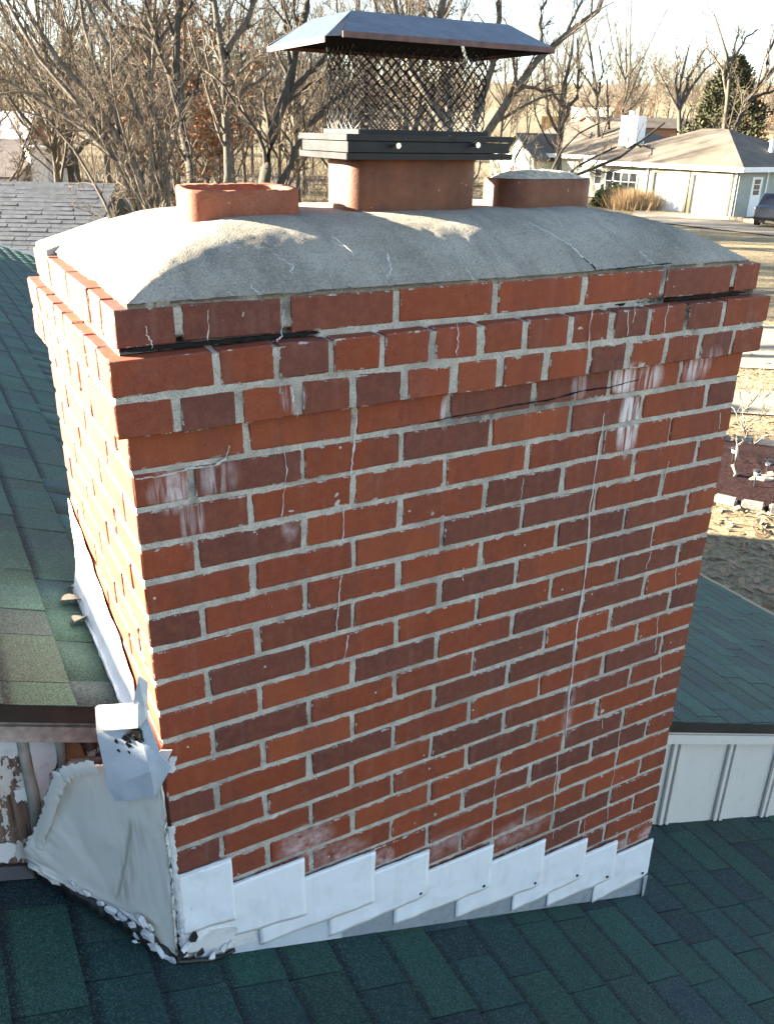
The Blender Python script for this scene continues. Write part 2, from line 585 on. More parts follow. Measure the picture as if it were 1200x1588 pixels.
MAT = dict(
    brick=brick_material(), brick_rear=brick_material(False), mortar=mortar_material(), crown=crown_material(),
    flue=flue_material(False), flue_dark=flue_material(True),
    shingle=shingle_material(False), shingle_far=shingle_material(True),
    white=paint_material('white_painted_metal', (0.82, 0.83, 0.83), (0.52, 0.51, 0.48), 16.0, 0.36, 0.55),
    cream=paint_material('cream_painted_panel', (0.70, 0.665, 0.59), (0.44, 0.38, 0.28), 7.0, 0.42, 0.56),
    siding=paint_material('white_siding', (0.66, 0.625, 0.565), (0.34, 0.31, 0.28), 16.0, 0.6, 0.6),
    peel=peeling_material(),
    zinc=metal_material('galvanised_metal', (0.62, 0.68, 0.74), 0.38, 0.6),
    zinc_paint=paint_material('painted_flashing', (0.56, 0.60, 0.63), (0.30, 0.36, 0.42), 14.0, 0.35, 0.5),
    black=metal_material('black_enamel', (0.008, 0.010, 0.014), 0.42, 0.0),
    hoodm=metal_material('hood_enamel', (0.066, 0.074, 0.092), 0.16, 0.0),
    hood_shade=simple('hood_shade_black', (0.006, 0.006, 0.006), 0.95, 0.05),  # near black that stands in for shade under the hood
    plug=simple('sandy_mortar_plug', (0.44, 0.375, 0.285), 0.95, 0.2, 0.0, 0.35, 90.0, 0.5),
    rust=simple('rusted_edge', (0.13, 0.062, 0.05), 0.6, 0.4, 0.0, 0.4, 60.0),
    steel=metal_material('screw_steel', (0.75, 0.74, 0.70), 0.3, 1.0),
    tar=simple('roof_tar', (0.012, 0.011, 0.010), 0.45, 0.5, 0.0, 0.3, 30.0),
    drip=simple('brown_drip_edge', (0.035, 0.028, 0.024), 0.4, 0.5, 0.0, 0.3, 12.0),
    caulk=simple('grey_caulk', (0.30, 0.285, 0.235), 0.8, 0.3, 0.0, 0.25, 25.0, 0.3),
    wood=simple('weathered_wood', (0.30, 0.275, 0.24), 0.85, 0.2, 0.0, 0.35, 40.0, 0.3),
    rawwood=simple('bare_orange_wood', (0.34, 0.17, 0.075), 0.85, 0.2, 0.0, 0.35, 40.0),
    lime=simple('white_lime_line', (0.66, 0.58, 0.54), 0.9, 0.2, 0.0, 0.12, 200.0),
    hair=simple('hairline_mortar', (0.52, 0.49, 0.45), 0.9, 0.2, 0.0, 0.2, 200.0),
    darkgap=simple('dark_gap', (0.02, 0.018, 0.016), 0.95, 0.1, 0.0, 0.3, 60.0),
    flake=paint_material('cracked_white_paint', (0.66, 0.65, 0.63), (0.20, 0.20, 0.21), 30.0, 0.6, 0.52),
    dryleaf=simple('dry_leaf', (0.42, 0.33, 0.25), 0.8, 0.3, 0.0, 0.25, 60.0),
    bark=bark_material('grey_bark', (0.042, 0.035, 0.028), (0.14, 0.118, 0.093)),
    bark_dark=bark_material('dark_bark', (0.022, 0.019, 0.016), (0.072, 0.062, 0.050)),
    pale_bark=bark_material('pale_young_bark', (0.17, 0.14, 0.115), (0.34, 0.29, 0.24)),
    twig=bark_material('twig_bark', (0.075, 0.058, 0.045), (0.19, 0.15, 0.115)),
    oak=simple('clinging_oak_leaf', (0.27, 0.135, 0.07), 0.8, 0.2, 0.0, 0.45, 3.0),
    needles=simple('cedar_foliage', (0.052, 0.054, 0.028), 0.85, 0.2, 0.0, 0.5, 2.5),
    shrub=simple('evergreen_shrub', (0.035, 0.055, 0.02), 0.8, 0.2, 0.0, 0.5, 5.0),
    tallgrass=simple('tall_dry_grass', (0.42, 0.30, 0.18), 0.9, 0.2, 0.0, 0.3, 5.0),
    lawn=ground_material(),
    concrete=simple('pale_concrete', (0.26, 0.225, 0.175), 0.9, 0.2, 0.0, 0.18, 1.5),
    asphalt=simple('street_asphalt', (0.20, 0.19, 0.18), 0.9, 0.2, 0.0, 0.15, 2.0),
    mulch=simple('dark_mulch', (0.024, 0.011, 0.011), 0.95, 0.1, 0.0, 0.55, 16.0, 0.8),
    edging=simple('edging_block', (0.20, 0.19, 0.18), 0.9, 0.2, 0.0, 0.25, 12.0, 0.3),
    litter=simple('leaf_litter', (0.25, 0.17, 0.105), 0.9, 0.2, 0.0, 0.5, 1.3),
    plastic=simple('black_plastic', (0.02, 0.02, 0.022), 0.4, 0.5),
    lens=simple('lamp_lens', (0.55, 0.62, 0.68), 0.3, 0.6),
    greenwall=simple('pale_green_siding', (0.32, 0.345, 0.30), 0.7, 0.3, 0.0, 0.08, 2.0),
    creamwall=simple('cream_siding', (0.62, 0.60, 0.46), 0.7, 0.3, 0.0, 0.08, 2.0),
    frame=simple('cream_door_frame', (0.26, 0.235, 0.165), 0.7, 0.3, 0.0, 0.1, 2.0),
    trimw=simple('white_trim', (0.78, 0.77, 0.74), 0.5, 0.4, 0.0, 0.05, 2.0),
    tanroof=simple('tan_far_shingle', (0.118, 0.100, 0.082), 0.9, 0.2, 0.0, 0.28, 0.7),
    greyroof=simple('grey_far_shingle', (0.075, 0.083, 0.098), 0.85, 0.3, 0.0, 0.3, 6.0),
    darkroof=simple('dark_far_roof', (0.12, 0.10, 0.095), 0.85, 0.3, 0.0, 0.25, 2.0),
    glass=simple('window_glass', (0.05, 0.055, 0.06), 0.12, 0.6, 0.0, 0.3, 2.0),
    red=simple('red_door_paint', (0.42, 0.05, 0.06), 0.5, 0.4),
    car=simple('dark_car_paint', (0.016, 0.018, 0.028), 0.25, 0.6, 0.2, 0.1),
    tyre=simple('tyre_rubber', (0.015, 0.015, 0.016), 0.8, 0.3),
    stone=simple('sandstone', (0.42, 0.35, 0.25), 0.9, 0.2, 0.0, 0.25, 3.0),
    redbrick=simple('far_red_brick', (0.36, 0.17, 0.10), 0.9, 0.2, 0.0, 0.2, 4.0),
    fence=simple('tan_fence_wood', (0.42, 0.26, 0.13), 0.9, 0.2, 0.0, 0.25, 4.0),
)

def up_z(x):
    return UZ - UM * x


def low_z(x):
    return LZ - LM * x


# ------------------------------------------------------------------ ground, drive, street
def build_ground():
    rs = [0, 4, 8, 11, 14, 18, 23, 30, 38, 48, 60, 75, 95, 120, 160, 220, 320, 480, 800, 1600]
    na = 72
    V = [(CAM[0], CAM[1], -4.9)]
    for r in rs[1:]:
        for k in range(na):
            a = 2 * math.pi * k / na
            x, y = CAM[0] + r * math.sin(a), CAM[1] + r * math.cos(a)
            V.append((x, y, ground_z(x, y)))
    Fc = [(0, 1 + (k + 1) % na, 1 + k) for k in range(na)]
    for i in range(len(rs) - 2):
        for k in range(na):
            a = 1 + i * na + k
            b = 1 + i * na + (k + 1) % na
            Fc.append((a, b, b + na, a + na))
    bm = bmesh.new()
    me = mesh_from('ground', V, Fc, True)
    bm.from_mesh(me)
    bmesh.ops.recalc_face_normals(bm, faces=bm.faces)
    bm.to_mesh(me)
    bm.free()
    link('ground', me, MAT['lawn'], kind='structure')


build_ground()


def strip(name, pts_a, pts_b, mat, lift, n=24):
    """a band lying on the ground between two polylines"""
    def samp(pts, t):
        t *= len(pts) - 1
        i = min(int(t), len(pts) - 2)
        f = t - i
        return [pts[i][k] * (1 - f) + pts[i + 1][k] * f for k in (0, 1)]
    V = []
    for j in range(5):
        for i in range(n + 1):
            a, b = samp(pts_a, i / n), samp(pts_b, i / n)
            f = j / 4
            x, y = a[0] * (1 - f) + b[0] * f, a[1] * (1 - f) + b[1] * f
            V.append((x, y, ground_z(x, y) + lift))
    q = [(j * (n + 1) + i, j * (n + 1) + i + 1, (j + 1) * (n + 1) + i + 1, (j + 1) * (n + 1) + i) for j in range(4) for i in range(n)]
    me = mesh_from(name, V, q, True)
    return link(name, me, mat, kind='structure')


def along(u0, v0, du, dv):
    """two far points of the line seen through (u0,v0) in direction (du,dv) on the ground"""
    return on_ground(u0 - du, v0 - dv), on_ground(u0 + du, v0 + dv)


def road_line(v_right, ext=14.0):
    p = on_ground(1190, v_right)
    t = np.array([0.78, -0.62, 0.0])
    return [p - t * ext, p, p + t * ext * 2]


strip('street', road_line(575), road_line(508), MAT['concrete'], 0.03)
strip('pavement', road_line(650), road_line(612), MAT['concrete'], 0.05)
strip('driveway', [on_ground(975, 342), on_ground(1240, 372)], [on_ground(985, 327), on_ground(1240, 337)], MAT['concrete'], 0.06)
strip('far_street', [on_ground(60, 296), on_ground(470, 300)], [on_ground(60, 272), on_ground(470, 272)], MAT['concrete'], 0.10)

# ------------------------------------------------------------------ the chimney
chimney = thing('chimney', 'red brick chimney with cracked concrete crown rising through the green shingle roof', 'chimney')

BRICK_MESH = []


def make_brick_meshes():
    for k in range(10):
        bm = bmesh.new()
        bmesh.ops.create_cube(bm, size=1.0)
        for v in bm.verts:
            v.co = Vector((v.co.x * BL, v.co.y * 0.092, v.co.z * BH))
            v.co += Vector((random.uniform(-.0016, .0016), random.uniform(-.0008, .0008), random.uniform(-.0014, .0014)))
        bmesh.ops.bevel(bm, geom=list(bm.edges), offset=random.uniform(.0018, .0032), segments=1, affect='EDGES')
        for v in bm.verts:
            v.co += Vector((random.uniform(-.0006, .0006), random.uniform(-.0003, .0003), random.uniform(-.0006, .0006)))
        me = bpy.data.meshes.new('brick')
        bm.to_mesh(me)
        bm.free()
        me.materials.append(MAT['brick'])
        BRICK_MESH.append(me)


make_brick_meshes()
TONES = [((0.275, 0.054, 0.018), 42), ((0.248, 0.050, 0.020), 32), ((0.292, 0.063, 0.022), 11), ((0.195, 0.048, 0.025), 11), ((0.150, 0.043, 0.028), 4)]


def tone(dark=False):
    if dark:
        c = (0.158, 0.044, 0.028)
    else:
        c = random.choices([t[0] for t in TONES], [t[1] for t in TONES])[0]
    f = random.uniform(0.88, 1.12)
    return tuple(x * f for x in c)


def brick(cx, cy, cz, rot=0.0, sx=1.0, dark=False, tilt=0.0, dy=None):
    o = link('brick', random.choice(BRICK_MESH), None, chimney, color=tone(dark))
    j = random.uniform(-.0012, .0010) if dy is None else dy
    a = math.cos(rot)
    o.location = (cx + (0 if abs(a) > .5 else j), cy + (j if abs(a) > .5 else 0), cz)
    o.rotation_euler = (random.uniform(-.004, .004), tilt + random.uniform(-.004, .004), rot + random.choice((0, math.pi)))
    o.scale = (sx, 1, 1)
    return o


def front_course(y0, z, xs, darks=(), tilt=0.0, header=False):
    """xs: list of (x start, x end) of the bricks seen in front, the face at y0"""
    n = len(xs)
    for i, (a, b) in enumerate(xs):
        w = b - a
        cz = z + BH / 2
        if header and w < 0.125:
            brick((a + b) / 2, y0 + BL / 2, cz, math.pi / 2, 1.0, i in darks).scale = (1, w / 0.092, 1)
            COL.objects[-1].location.y = y0 + BL / 2 + random.uniform(-.0012, .001)
        else:
            brick((a + b) / 2, y0 + 0.046, cz, 0, w / BL, i in darks, tilt)


# body courses B0 (top) downwards; only what stands clear of the flashing, the rest hides behind it
DARKS = {0: (3, 4), 1: (1, 3, 7), 2: (), 3: (1, 4), 4: (3, 4), 5: (0, 5), 6: (3, 5), 7: (6,), 8: (2, 4, 5), 9: (1, 4, 6), 10: (3, 4, 7), 11: (0, 2, 6), 12: (3,), 13: (0, 4), 14: (5,)}
for k in range(0, 25):
    z = -k * CP - BH
    even = k % 2 == 0
    xmin = (-z - 1.0) / 0.386 - 0.22          # left of this the course is behind flashing and roof
    if even:
        xs = [(i * BM, i * BM + BL) for i in range(7)]
    else:
        xs = [(0, HM - 0.0098)] + [(HM + i * BM, HM + i * BM + BL) for i in range(6)] + [(W - HM + 0.0098, W)]
    xs = [(a + (random.uniform(-.0022, .0022) if a > 0 else 0), b + (random.uniform(-.0022, .0022) if b < W - .001 else 0)) for a, b in xs]
    for i, (a, b) in enumerate(xs):
        if b < xmin:
            continue
        dk = i in DARKS.get(k, ()) or (k > 14 and random.random() < 0.12)
        if b - a < 0.12:          # end of a brick that runs into the depth of the stack
            o = brick((a + b) / 2, BL / 2, z + BH / 2, math.pi / 2, 1.0, dk)
            o.scale = (1, (b - a) / 0.092, 1)
            o.location = ((a + b) / 2, BL / 2 + random.uniform(-.001, .001), z + BH / 2)
        else:
            brick((a + b) / 2, 0.046, z + BH / 2, 0, (b - a) / BL, dk)
    # left face (bricks behind the corner brick)
    if z > -0.86:
        ys = [(0.0, BL)] if False else []
        if even:
            ys = [(HM + i * BM, HM + i * BM + BL) for i in range(3)]
            if True:
                ys.append((D - 0.092, D))
        else:
            ys = [(i * BM, i * BM + BL) for i in range(1, 4)]
        for a, b in ys:
            if b - a < 0.12:
                o = brick(BL / 2, (a + b) / 2, z + BH / 2, 0, 1.0)
            else:
                brick(0.046, (a + b) / 2, z + BH / 2, math.pi / 2, (b - a) / BL)

# corbel and top course, brick ends measured on the photograph
def px_x(us, v, y):
    return [on_y(u, v, y)[0] for u in us]


T0 = [(178, 272), (283, 437), (452, 611), (621, 764), (773, 902), (910, 1025), (1032, 1133), (1140, 1181)]
T1 = [(173, 333), (341, 425), (433, 510), (518, 589), (598, 666), (676, 741), (751, 811), (820, 881), (890, 945), (953, 1004), (1011, 1062), (1069, 1119), (1126, 1190)]
T2 = [(180, 270), (282, 365), (377, 456), (469, 542), (554, 623), (635, 700), (712, 771), (783, 842), (852, 909), (917, 970), (978, 1029), (1034, 1082), (1088, 1135), (1138, 1178)]


def px_row(row, v0, v1, y, lo, hi):
    out = []
    for a, b in row:
        va = v0 + (v1 - v0) * (a - 178) / 1004
        vb = v0 + (v1 - v0) * (b - 178) / 1004
        out.append([on_y(a, va, y)[0], on_y(b, vb, y)[0]])
    out[0][0], out[-1][1] = lo, hi
    return [tuple(p) for p in out]


ZT2, ZT1, ZT0 = 0.0040, 0.0717, 0.1400
front_course(0.0, ZT0, px_row(T0, 515, 428, 0, 0, W), (0, 1))
front_course(-OV, ZT1, px_row(T1, 590, 476, -OV, -OVX, W + OVX + .003), (2, 9), header=True)
front_course(-OV, ZT2, px_row(T2, 655, 525, -OV, -OVX, W + OVX), (1, 4, 9, 12), header=True)
for zz, x0 in ((ZT0, 0.0), (ZT1, -OVX), (ZT2, -OVX)):
    yy = 0.0 if zz == ZT0 else -OV
    ye = D + (0 if zz == ZT0 else OV)
    yb = 0.0 if zz != ZT0 else 0.0
    n0 = BL if zz == ZT2 else 0.092
    y = yy + n0 + 0.01
    while y < ye - 0.03:
        w = 0.092 if zz != ZT0 else random.choice((BL, BL, 0.092))
        w = min(w, ye - y)
        if w > 0.12:
            brick(x0 + 0.046, y + w / 2, zz + BH / 2, math.pi / 2, w / BL)
        else:
            o = brick(x0 + BL / 2, y + w / 2, zz + BH / 2, 0, 1.0)
            o.scale = (1, w / 0.092, 1)
        y += w + 0.01


def mortar_body():
    mb_v, mb_q = [], []

    def add(Vq):
        V, Q = Vq
        n = sum(len(v) for v in mb_v)
        mb_v.append(V)
        mb_q.append(Q + n)
    # front: body, corbel and top course as one rough sheet stepping in and out
    zs = [(-1.75, ZT2 + .002, 0.0, 0.0), (ZT2 + .002, ZT1 + BH - .004, -OV, -OVX), (ZT1 + BH - .004, ZT0 + BH - .003, 0.0, 0.0)]
    for z0, z1, yf, xf in zs:
        hx = W - xf
        nx, nz = int((hx - xf) / 0.0055), max(10, int((z1 - z0) / 0.0055))

        def fn(u, v):
            x = xf + .003 + (hx - xf - .006) * u
            z = z0 + (z1 - z0) * v
            r = fbm(x * 26, z * 26, 3.1) * 0.0021 + fbm(x * 90, z * 90, 7.7, 2) * 0.0014
            d = 0.0030 + r
            # mortar washed out of the joint under the top course and at a few heads
            if ZT1 + BH - .004 < z < ZT0 + .004 and (x < 0.33 or x > 1.13):
                d += 0.022
            return (x, yf + d, z)
        add(grid_mesh(nx, nz, fn))

        def fl(u, v):
            y = yf + .003 + (D - 2 * yf - .006) * u
            z = z0 + (z1 - z0) * v
            return (xf + 0.0030 + fbm(y * 30, z * 30, 9.0) * 0.0024, y, z)
        V, Q = grid_mesh(int(D / 0.010), max(8, nz // 2), fl)
        add((V, Q[:, ::-1]))
        e = 0.004
        for P4 in ([(hx - e, yf + e, z0), (hx - e, D - yf - e, z0), (hx - e, D - yf - e, z1), (hx - e, yf + e, z1)],
                   [(hx - e, D - yf - e, z0), (xf + e, D - yf - e, z0), (xf + e, D - yf - e, z1), (hx - e, D - yf - e, z1)],
                   [(xf + e, yf + e, z1), (hx - e, yf + e, z1), (hx - e, D - yf - e, z1), (xf + e, D - yf - e, z1)],
                   [(xf + e, D - yf - e, z0), (hx - e, D - yf - e, z0), (hx - e, yf + e, z0), (xf + e, yf + e, z0)]):
            add((np.array(P4), np.array([[0, 1, 2, 3]])))
    me = mesh_from('mortar', np.concatenate(mb_v), np.concatenate(mb_q), True)
    link('mortar', me, MAT['mortar'], chimney)



mortar_body()


def joint_shade(x0, x1, y, z0, z1, seed):
    """dark strip painting the shade inside a joint that lost its mortar"""
    V, n = [], max(8, int((x1 - x0) / .006))
    for i in range(n + 1):
        x = x0 + (x1 - x0) * i / n
        e = min(1, min(i, n - i) / 5)
        m_ = (z0 + z1) / 2
        top = m_ + (z1 - m_) * e * (.75 + .5 * fbm(x * 60, seed, 1, 3))
        bot = m_ + (z0 - m_) * e * (.75 + .6 * fbm(x * 60, seed, 5, 3))
        V += [(x, y, bot), (x, y - .0006, top)]
    Q = [(2 * i, 2 * i + 2, 2 * i + 3, 2 * i + 1) for i in range(n)]
    o = link('joint_shade', mesh_from('joint_shade', V, Q), MAT['darkgap'], chimney)  # dark colour stands in for shade deep in the joint
    o.modifiers.new('depth', 'SOLIDIFY').thickness = .004


joint_shade(0.004, 0.335, .0025, .1300, .1392, 1.0)
joint_shade(1.125, 1.375, .0025, .1280, .1400, 2.0)
joint_shade(0.95, 1.10, .0030, .1300, .1365, 3.0)


# the two faces the camera does not see: the bricks joined into one part
def hidden_bricks():
    V, Q, n = [], [], 0
    c = [BRICK_MESH[i] for i in range(4)]
    arr = []
    for me in c:
        a = np.zeros(len(me.vertices) * 3, dtype=np.float32)
        me.vertices.foreach_get('co', a)
        arr.append((a.reshape(-1, 3), [list(p.vertices) for p in me.polygons]))
    fs = []
    for k in range(0, 27):
        z = -k * CP - BH / 2
        for i in range(8):
            off = HM if k % 2 else 0.0
            # right face
            y = i * BM + BL / 2 + (BM if k % 2 else HM)
            if y + BL / 2 < D + .01 and z > -1.85:
                v, f = arr[random.randrange(4)]
                p = np.stack([W - 0.046 - v[:, 1], y + v[:, 0], z + v[:, 2]], 1)
                V.append(p)
                fs += [[q + n for q in pl] for pl in f]
                n += len(p)
            x = i * BM + BL / 2 + off
            if x + BL / 2 < W + .01 and z > up_z(x) - .1:
                v, f = arr[random.randrange(4)]
                p = np.stack([x + v[:, 0], D - 0.046 + v[:, 1], z + v[:, 2]], 1)
                V.append(p)
                fs += [[q + n for q in pl] for pl in f]
                n += len(p)
    for zz, e in ((ZT0, 0), (ZT1, OV), (ZT2, OV)):
        z = zz + BH / 2
        for i in range(8):
            for which in (0, 1):
                a = i * BM + BL / 2 - (e if which == 0 else OVX if e else 0) + ((HM if zz != ZT2 else BM) if which == 0 else 0)
                if a + BL / 2 > (D if which == 0 else W) + e - .005:
                    continue
                v, f = arr[random.randrange(4)]
                if which == 0:
                    p = np.stack([W + (OVX if e else 0) - 0.046 - v[:, 1], a + v[:, 0], z + v[:, 2]], 1)
                else:
                    p = np.stack([a + v[:, 0], D + e - 0.046 + v[:, 1], z + v[:, 2]], 1)
                V.append(p)
                fs += [[q + n for q in pl] for pl in f]
                n += len(p)
    me = mesh_from('rear_brickwork', np.concatenate(V), fs)
    o = link('rear_brickwork', me, MAT['brick_rear'], chimney, kind='stuff', color=(0.25, 0.075, 0.038))


hidden_bricks()

# ------------------------------------------------------------------ crown
CX0, CX1, CY0, CY1 = 0.022, 1.372, 0.004, 0.770
CZ = ZT0 + BH


def crown_h(x, y):
    dx = min(x - CX0, CX1 - x)
    dy = min(y - CY0, CY1 - y)
    fx = 1 - max(0, 1 - max(dx, 0) / 0.30) ** 2.0
    fy = 1 - max(0, 1 - max(dy, 0) / 0.27) ** 1.9
    h = (fx ** -3 + fy ** -3) ** (-1 / 3) * 2 ** (1 / 3) * 0.5 + 0.5 * min(fx, fy) if fx > .001 and fy > .001 else 0.0
    h = min(h, min(fx, fy) * 1.06)
    return CZ + 0.007 + 0.096 * h


def crown_pt(x, y, lift=0.0):
    return (x, y, crown_h(x, y) + fbm(x * 9, y * 9, 2.0) * 0.0016 + lift)


def build_crown():
    nx, ny = 200, 120

    def ease(t):
        return 0.5 - 0.5 * math.cos(math.pi * t) * (0.55 + 0.45 * abs(math.cos(math.pi * t)))

    def fn(u, v):
        tu, tv = ease(u), ease(v)
        x = CX0 + (CX1 - CX0) * tu
        y = CY0 + (CY1 - CY0) * tv
        e = fbm(x * 14, y * 14, 5.0) * 0.006
        if u == 0:
            x += abs(e) * 1.5
        if u == 1:
            x -= abs(e)
        if v == 0:
            y += abs(e) * 0.8
        if v == 1:
            y -= abs(e)
        # the lost corner at the rear left
        z = crown_h(x, y) + fbm(x * 9, y * 9, 2.0) * 0.0016 + fbm(x * 60, y * 60, 4.0, 3) * 0.0011
        c = (x - CX0) * 0.9 + (CY1 - y) * 0.75
        if c < 0.085:
            z = min(z, CZ + 0.004 + max(0, c - 0.06) * 2)
        return (x, y, z)
    V, Q = grid_mesh(nx, ny, fn)
    V = list(map(tuple, V))
    Q = [tuple(q) for q in Q]
    ring = [i for i in range(nx)] + [j * nx + nx - 1 for j in range(1, ny)] + [(ny - 1) * nx + i for i in range(nx - 2, -1, -1)] + [j * nx for j in range(ny - 2, 0, -1)]
    base = len(V)
    for i in ring:
        V.append((V[i][0], V[i][1], CZ - 0.004))
    m = len(ring)
    for i in range(m):
        a, b = ring[i], ring[(i + 1) % m]
        Q.append((b, a, base + i, base + (i + 1) % m))
    me = mesh_from('crown', V, Q, True)
    link('crown', me, MAT['crown'], chimney)


build_crown()


def ribbon(name, pts, w, mat, parent=chimney, normal=None, on_crown=False, n=8, jit=0.0035):
    """thin raised line following a polyline"""
    P = []
    for i in range(len(pts) - 1):
        for k in range(n):
            t = k / n
            P.append(np.array(pts[i]) * (1 - t) + np.array(pts[i + 1]) * t)
    P.append(np.array(pts[-1]))
    V, Q = [], []
    sd = random.uniform(0, 50)
    for i, p in enumerate(P):
        t = P[min(i + 1, len(P) - 1)] - P[max(i - 1, 0)]
        nn = np.array((0, 0, 1.0) if on_crown else (0, -1.0, 0))
        s = np.cross(t, nn)
        s /= max(np.linalg.norm(s), 1e-6)
        wk = 0.6 * fbm(i * .16, sd, 0.0, 2) + 0.55 * fbm(i * .55, sd, 4.0, 2)
        q = p + s * jit * 1.6 * wk
        ww = w * max(.25, .75 + 1.1 * fbm(i * .4, sd, 9.0, 3)) * (1 - 0.5 * abs(2 * i / len(P) - 1) ** 3)
        for sg, lift in ((-1, 0), (-.5, .0008), (.5, .0008), (1, 0)):
            r = q + s * sg * ww * .5
            if on_crown:
                r = np.array(crown_pt(r[0], r[1], 0.0004 + lift))
            else:
                r = r + nn * (0.0014 + lift)
            V.append(r)
    for i in range(len(P) - 1):
        for j in range(3):
            a = i * 4 + j
            Q.append((a, a + 1, a + 5, a + 4))
    me = mesh_from(name, V, Q, True)
    return link(name, me, mat, parent)


def crown_px(u, v):
    d = ray(u, v)
    t = 0.8
    for _ in range(3000):
        p = CAM + d * t
        if p[2] < crown_h(p[0], p[1]) + .001 and p[1] > 0:
            return p
        t += 0.001
    return p


for nm, w, pts in [('crown_crack', .005, [(820, 345), (850, 360), (880, 378), (900, 396), (915, 410)]), ('crown_crack', .003, [(990, 388), (1000, 398), (1014, 410)]),
                   ('crown_crack', .003, [(515, 365), (535, 380), (550, 398)]), ('crown_crack', .003, [(600, 393), (605, 410), (600, 430)]),
                   ('crown_crack', .0028, [(722, 415), (738, 434)]), ('crown_crack', .0028, [(388, 440), (400, 455), (407, 460)]), ('crown_crack', .0022, [(858, 338), (872, 352)]),
                   ('crown_crack', .0022, [(425, 395), (450, 412), (455, 425)]), ('crown_crack', .002, [(935, 350), (955, 362)]), ('crown_crack', .0018, [(1110, 380), (1130, 392)])]:
    ribbon(nm, [crown_px(u, v) for u, v in pts], w, MAT['hair'], on_crown=True, jit=.006)
ribbon('crown_fissure', [crown_px(u, v) for u, v in [(905, 400), (918, 412), (926, 420), (960, 416), (1000, 411), (1040, 408)]], .004, MAT['darkgap'], on_crown=True, jit=.002)

# white crack lines that run down the brick face
for w, pts in [(.0045, [(936, 640), (926, 700), (914, 790), (908, 880), (896, 960), (890, 1010), (882, 1080), (876, 1140)]),
               (.0030, [(440, 690), (443, 740), (436, 800)]), (.0042, [(553, 640), (548, 690), (544, 735)]), (.0034, [(533, 785), (532, 836), (532, 840)]), (.0030, [(530, 885), (524, 930), (522, 978)]),
               (.0026, [(540, 984), (534, 1020)]), (.0032, [(450, 600), (456, 625), (460, 648)]), (.0024, [(440, 480), (434, 520), (430, 530)]), (.0026, [(708, 500), (710, 530), (706, 550)]),
               (.0024, [(812, 740), (806, 775)]), (.0026, [(1020, 955), (1017, 985), (1014, 1012)]), (.0024, [(1024, 1018), (1022, 1052)]), (.0022, [(1009, 855), (1000, 882)]),
               (.0030, [(768, 1208), (764, 1240), (762, 1300)]), (.0028, [(864, 1170), (862, 1200), (858, 1250), (856, 1300)]), (.0028, [(960, 1130), (958, 1160), (948, 1215), (940, 1270)]),
               (.0022, [(974, 480), (972, 520)]), (.0020, [(916, 480), (912, 530), (912, 560)]), (.0022, [(1036, 470), (1030, 500), (1028, 520)]), (.0020, [(984, 470), (980, 500)]),
               (.0022, [(930, 1090), (932, 1130)]), (.0020, [(1046, 880), (1048, 910)]), (.0020, [(1036, 715), (1024, 760)]), (.0018, [(225, 505), (234, 525), (237, 540)]), (.0016, [(322, 480), (322, 528)]),
               (.0018, [(716, 880), (718, 900)]), (.0022, [(1115, 640), (1114, 665)]), (.0020, [(906, 1270), (903, 1300)]), (.0020, [(840, 1300), (842, 1318)])]:
    ribbon('mortar_crack', [on_y(u, v, 0 if not 455 < v < 655 or u > 1e9 else (-OV if v < 640 - (u - 180) * .115 + 20 else 0)) for u, v in pts], w, MAT['lime'])
# dark open fissure in the joint under the corbel
ribbon('mortar_fissure', [on_y(u, v, 0) for u, v in [(660, 655), (720, 643), (800, 628), (850, 620), (905, 605), (945, 600), (990, 588)]], .004, MAT['darkgap'], jit=.0015)
ribbon('mortar_fissure', [on_y(u, v, 0) for u, v in [(210, 742), (250, 738), (290, 728), (330, 722), (350, 712), (356, 690)]], .0045, MAT['hair'], jit=.002)


# ------------------------------------------------------------------ flue tiles
def rr(x0, x1, y0, y1, r, n=6):
    out = []
    for cx, cy, a0 in ((x1 - r, y0 + r, -90), (x1 - r, y1 - r, 0), (x0 + r, y1 - r, 90), (x0 + r, y0 + r, 180)):
        for k in range(n + 1):
            a = math.radians(a0 + 90 * k / n)
            out.append((cx + r * math.cos(a), cy + r * math.sin(a)))
    return out


def subdiv_loop(L, m):
    out = []
    for i in range(len(L)):
        a, b = L[i], L[(i + 1) % len(L)]
        n = max(1, int(math.hypot(b[0] - a[0], b[1] - a[1]) / m))
        for k in range(n):
            out.append((a[0] + (b[0] - a[0]) * k / n, a[1] + (b[1] - a[1]) * k / n))
    return out


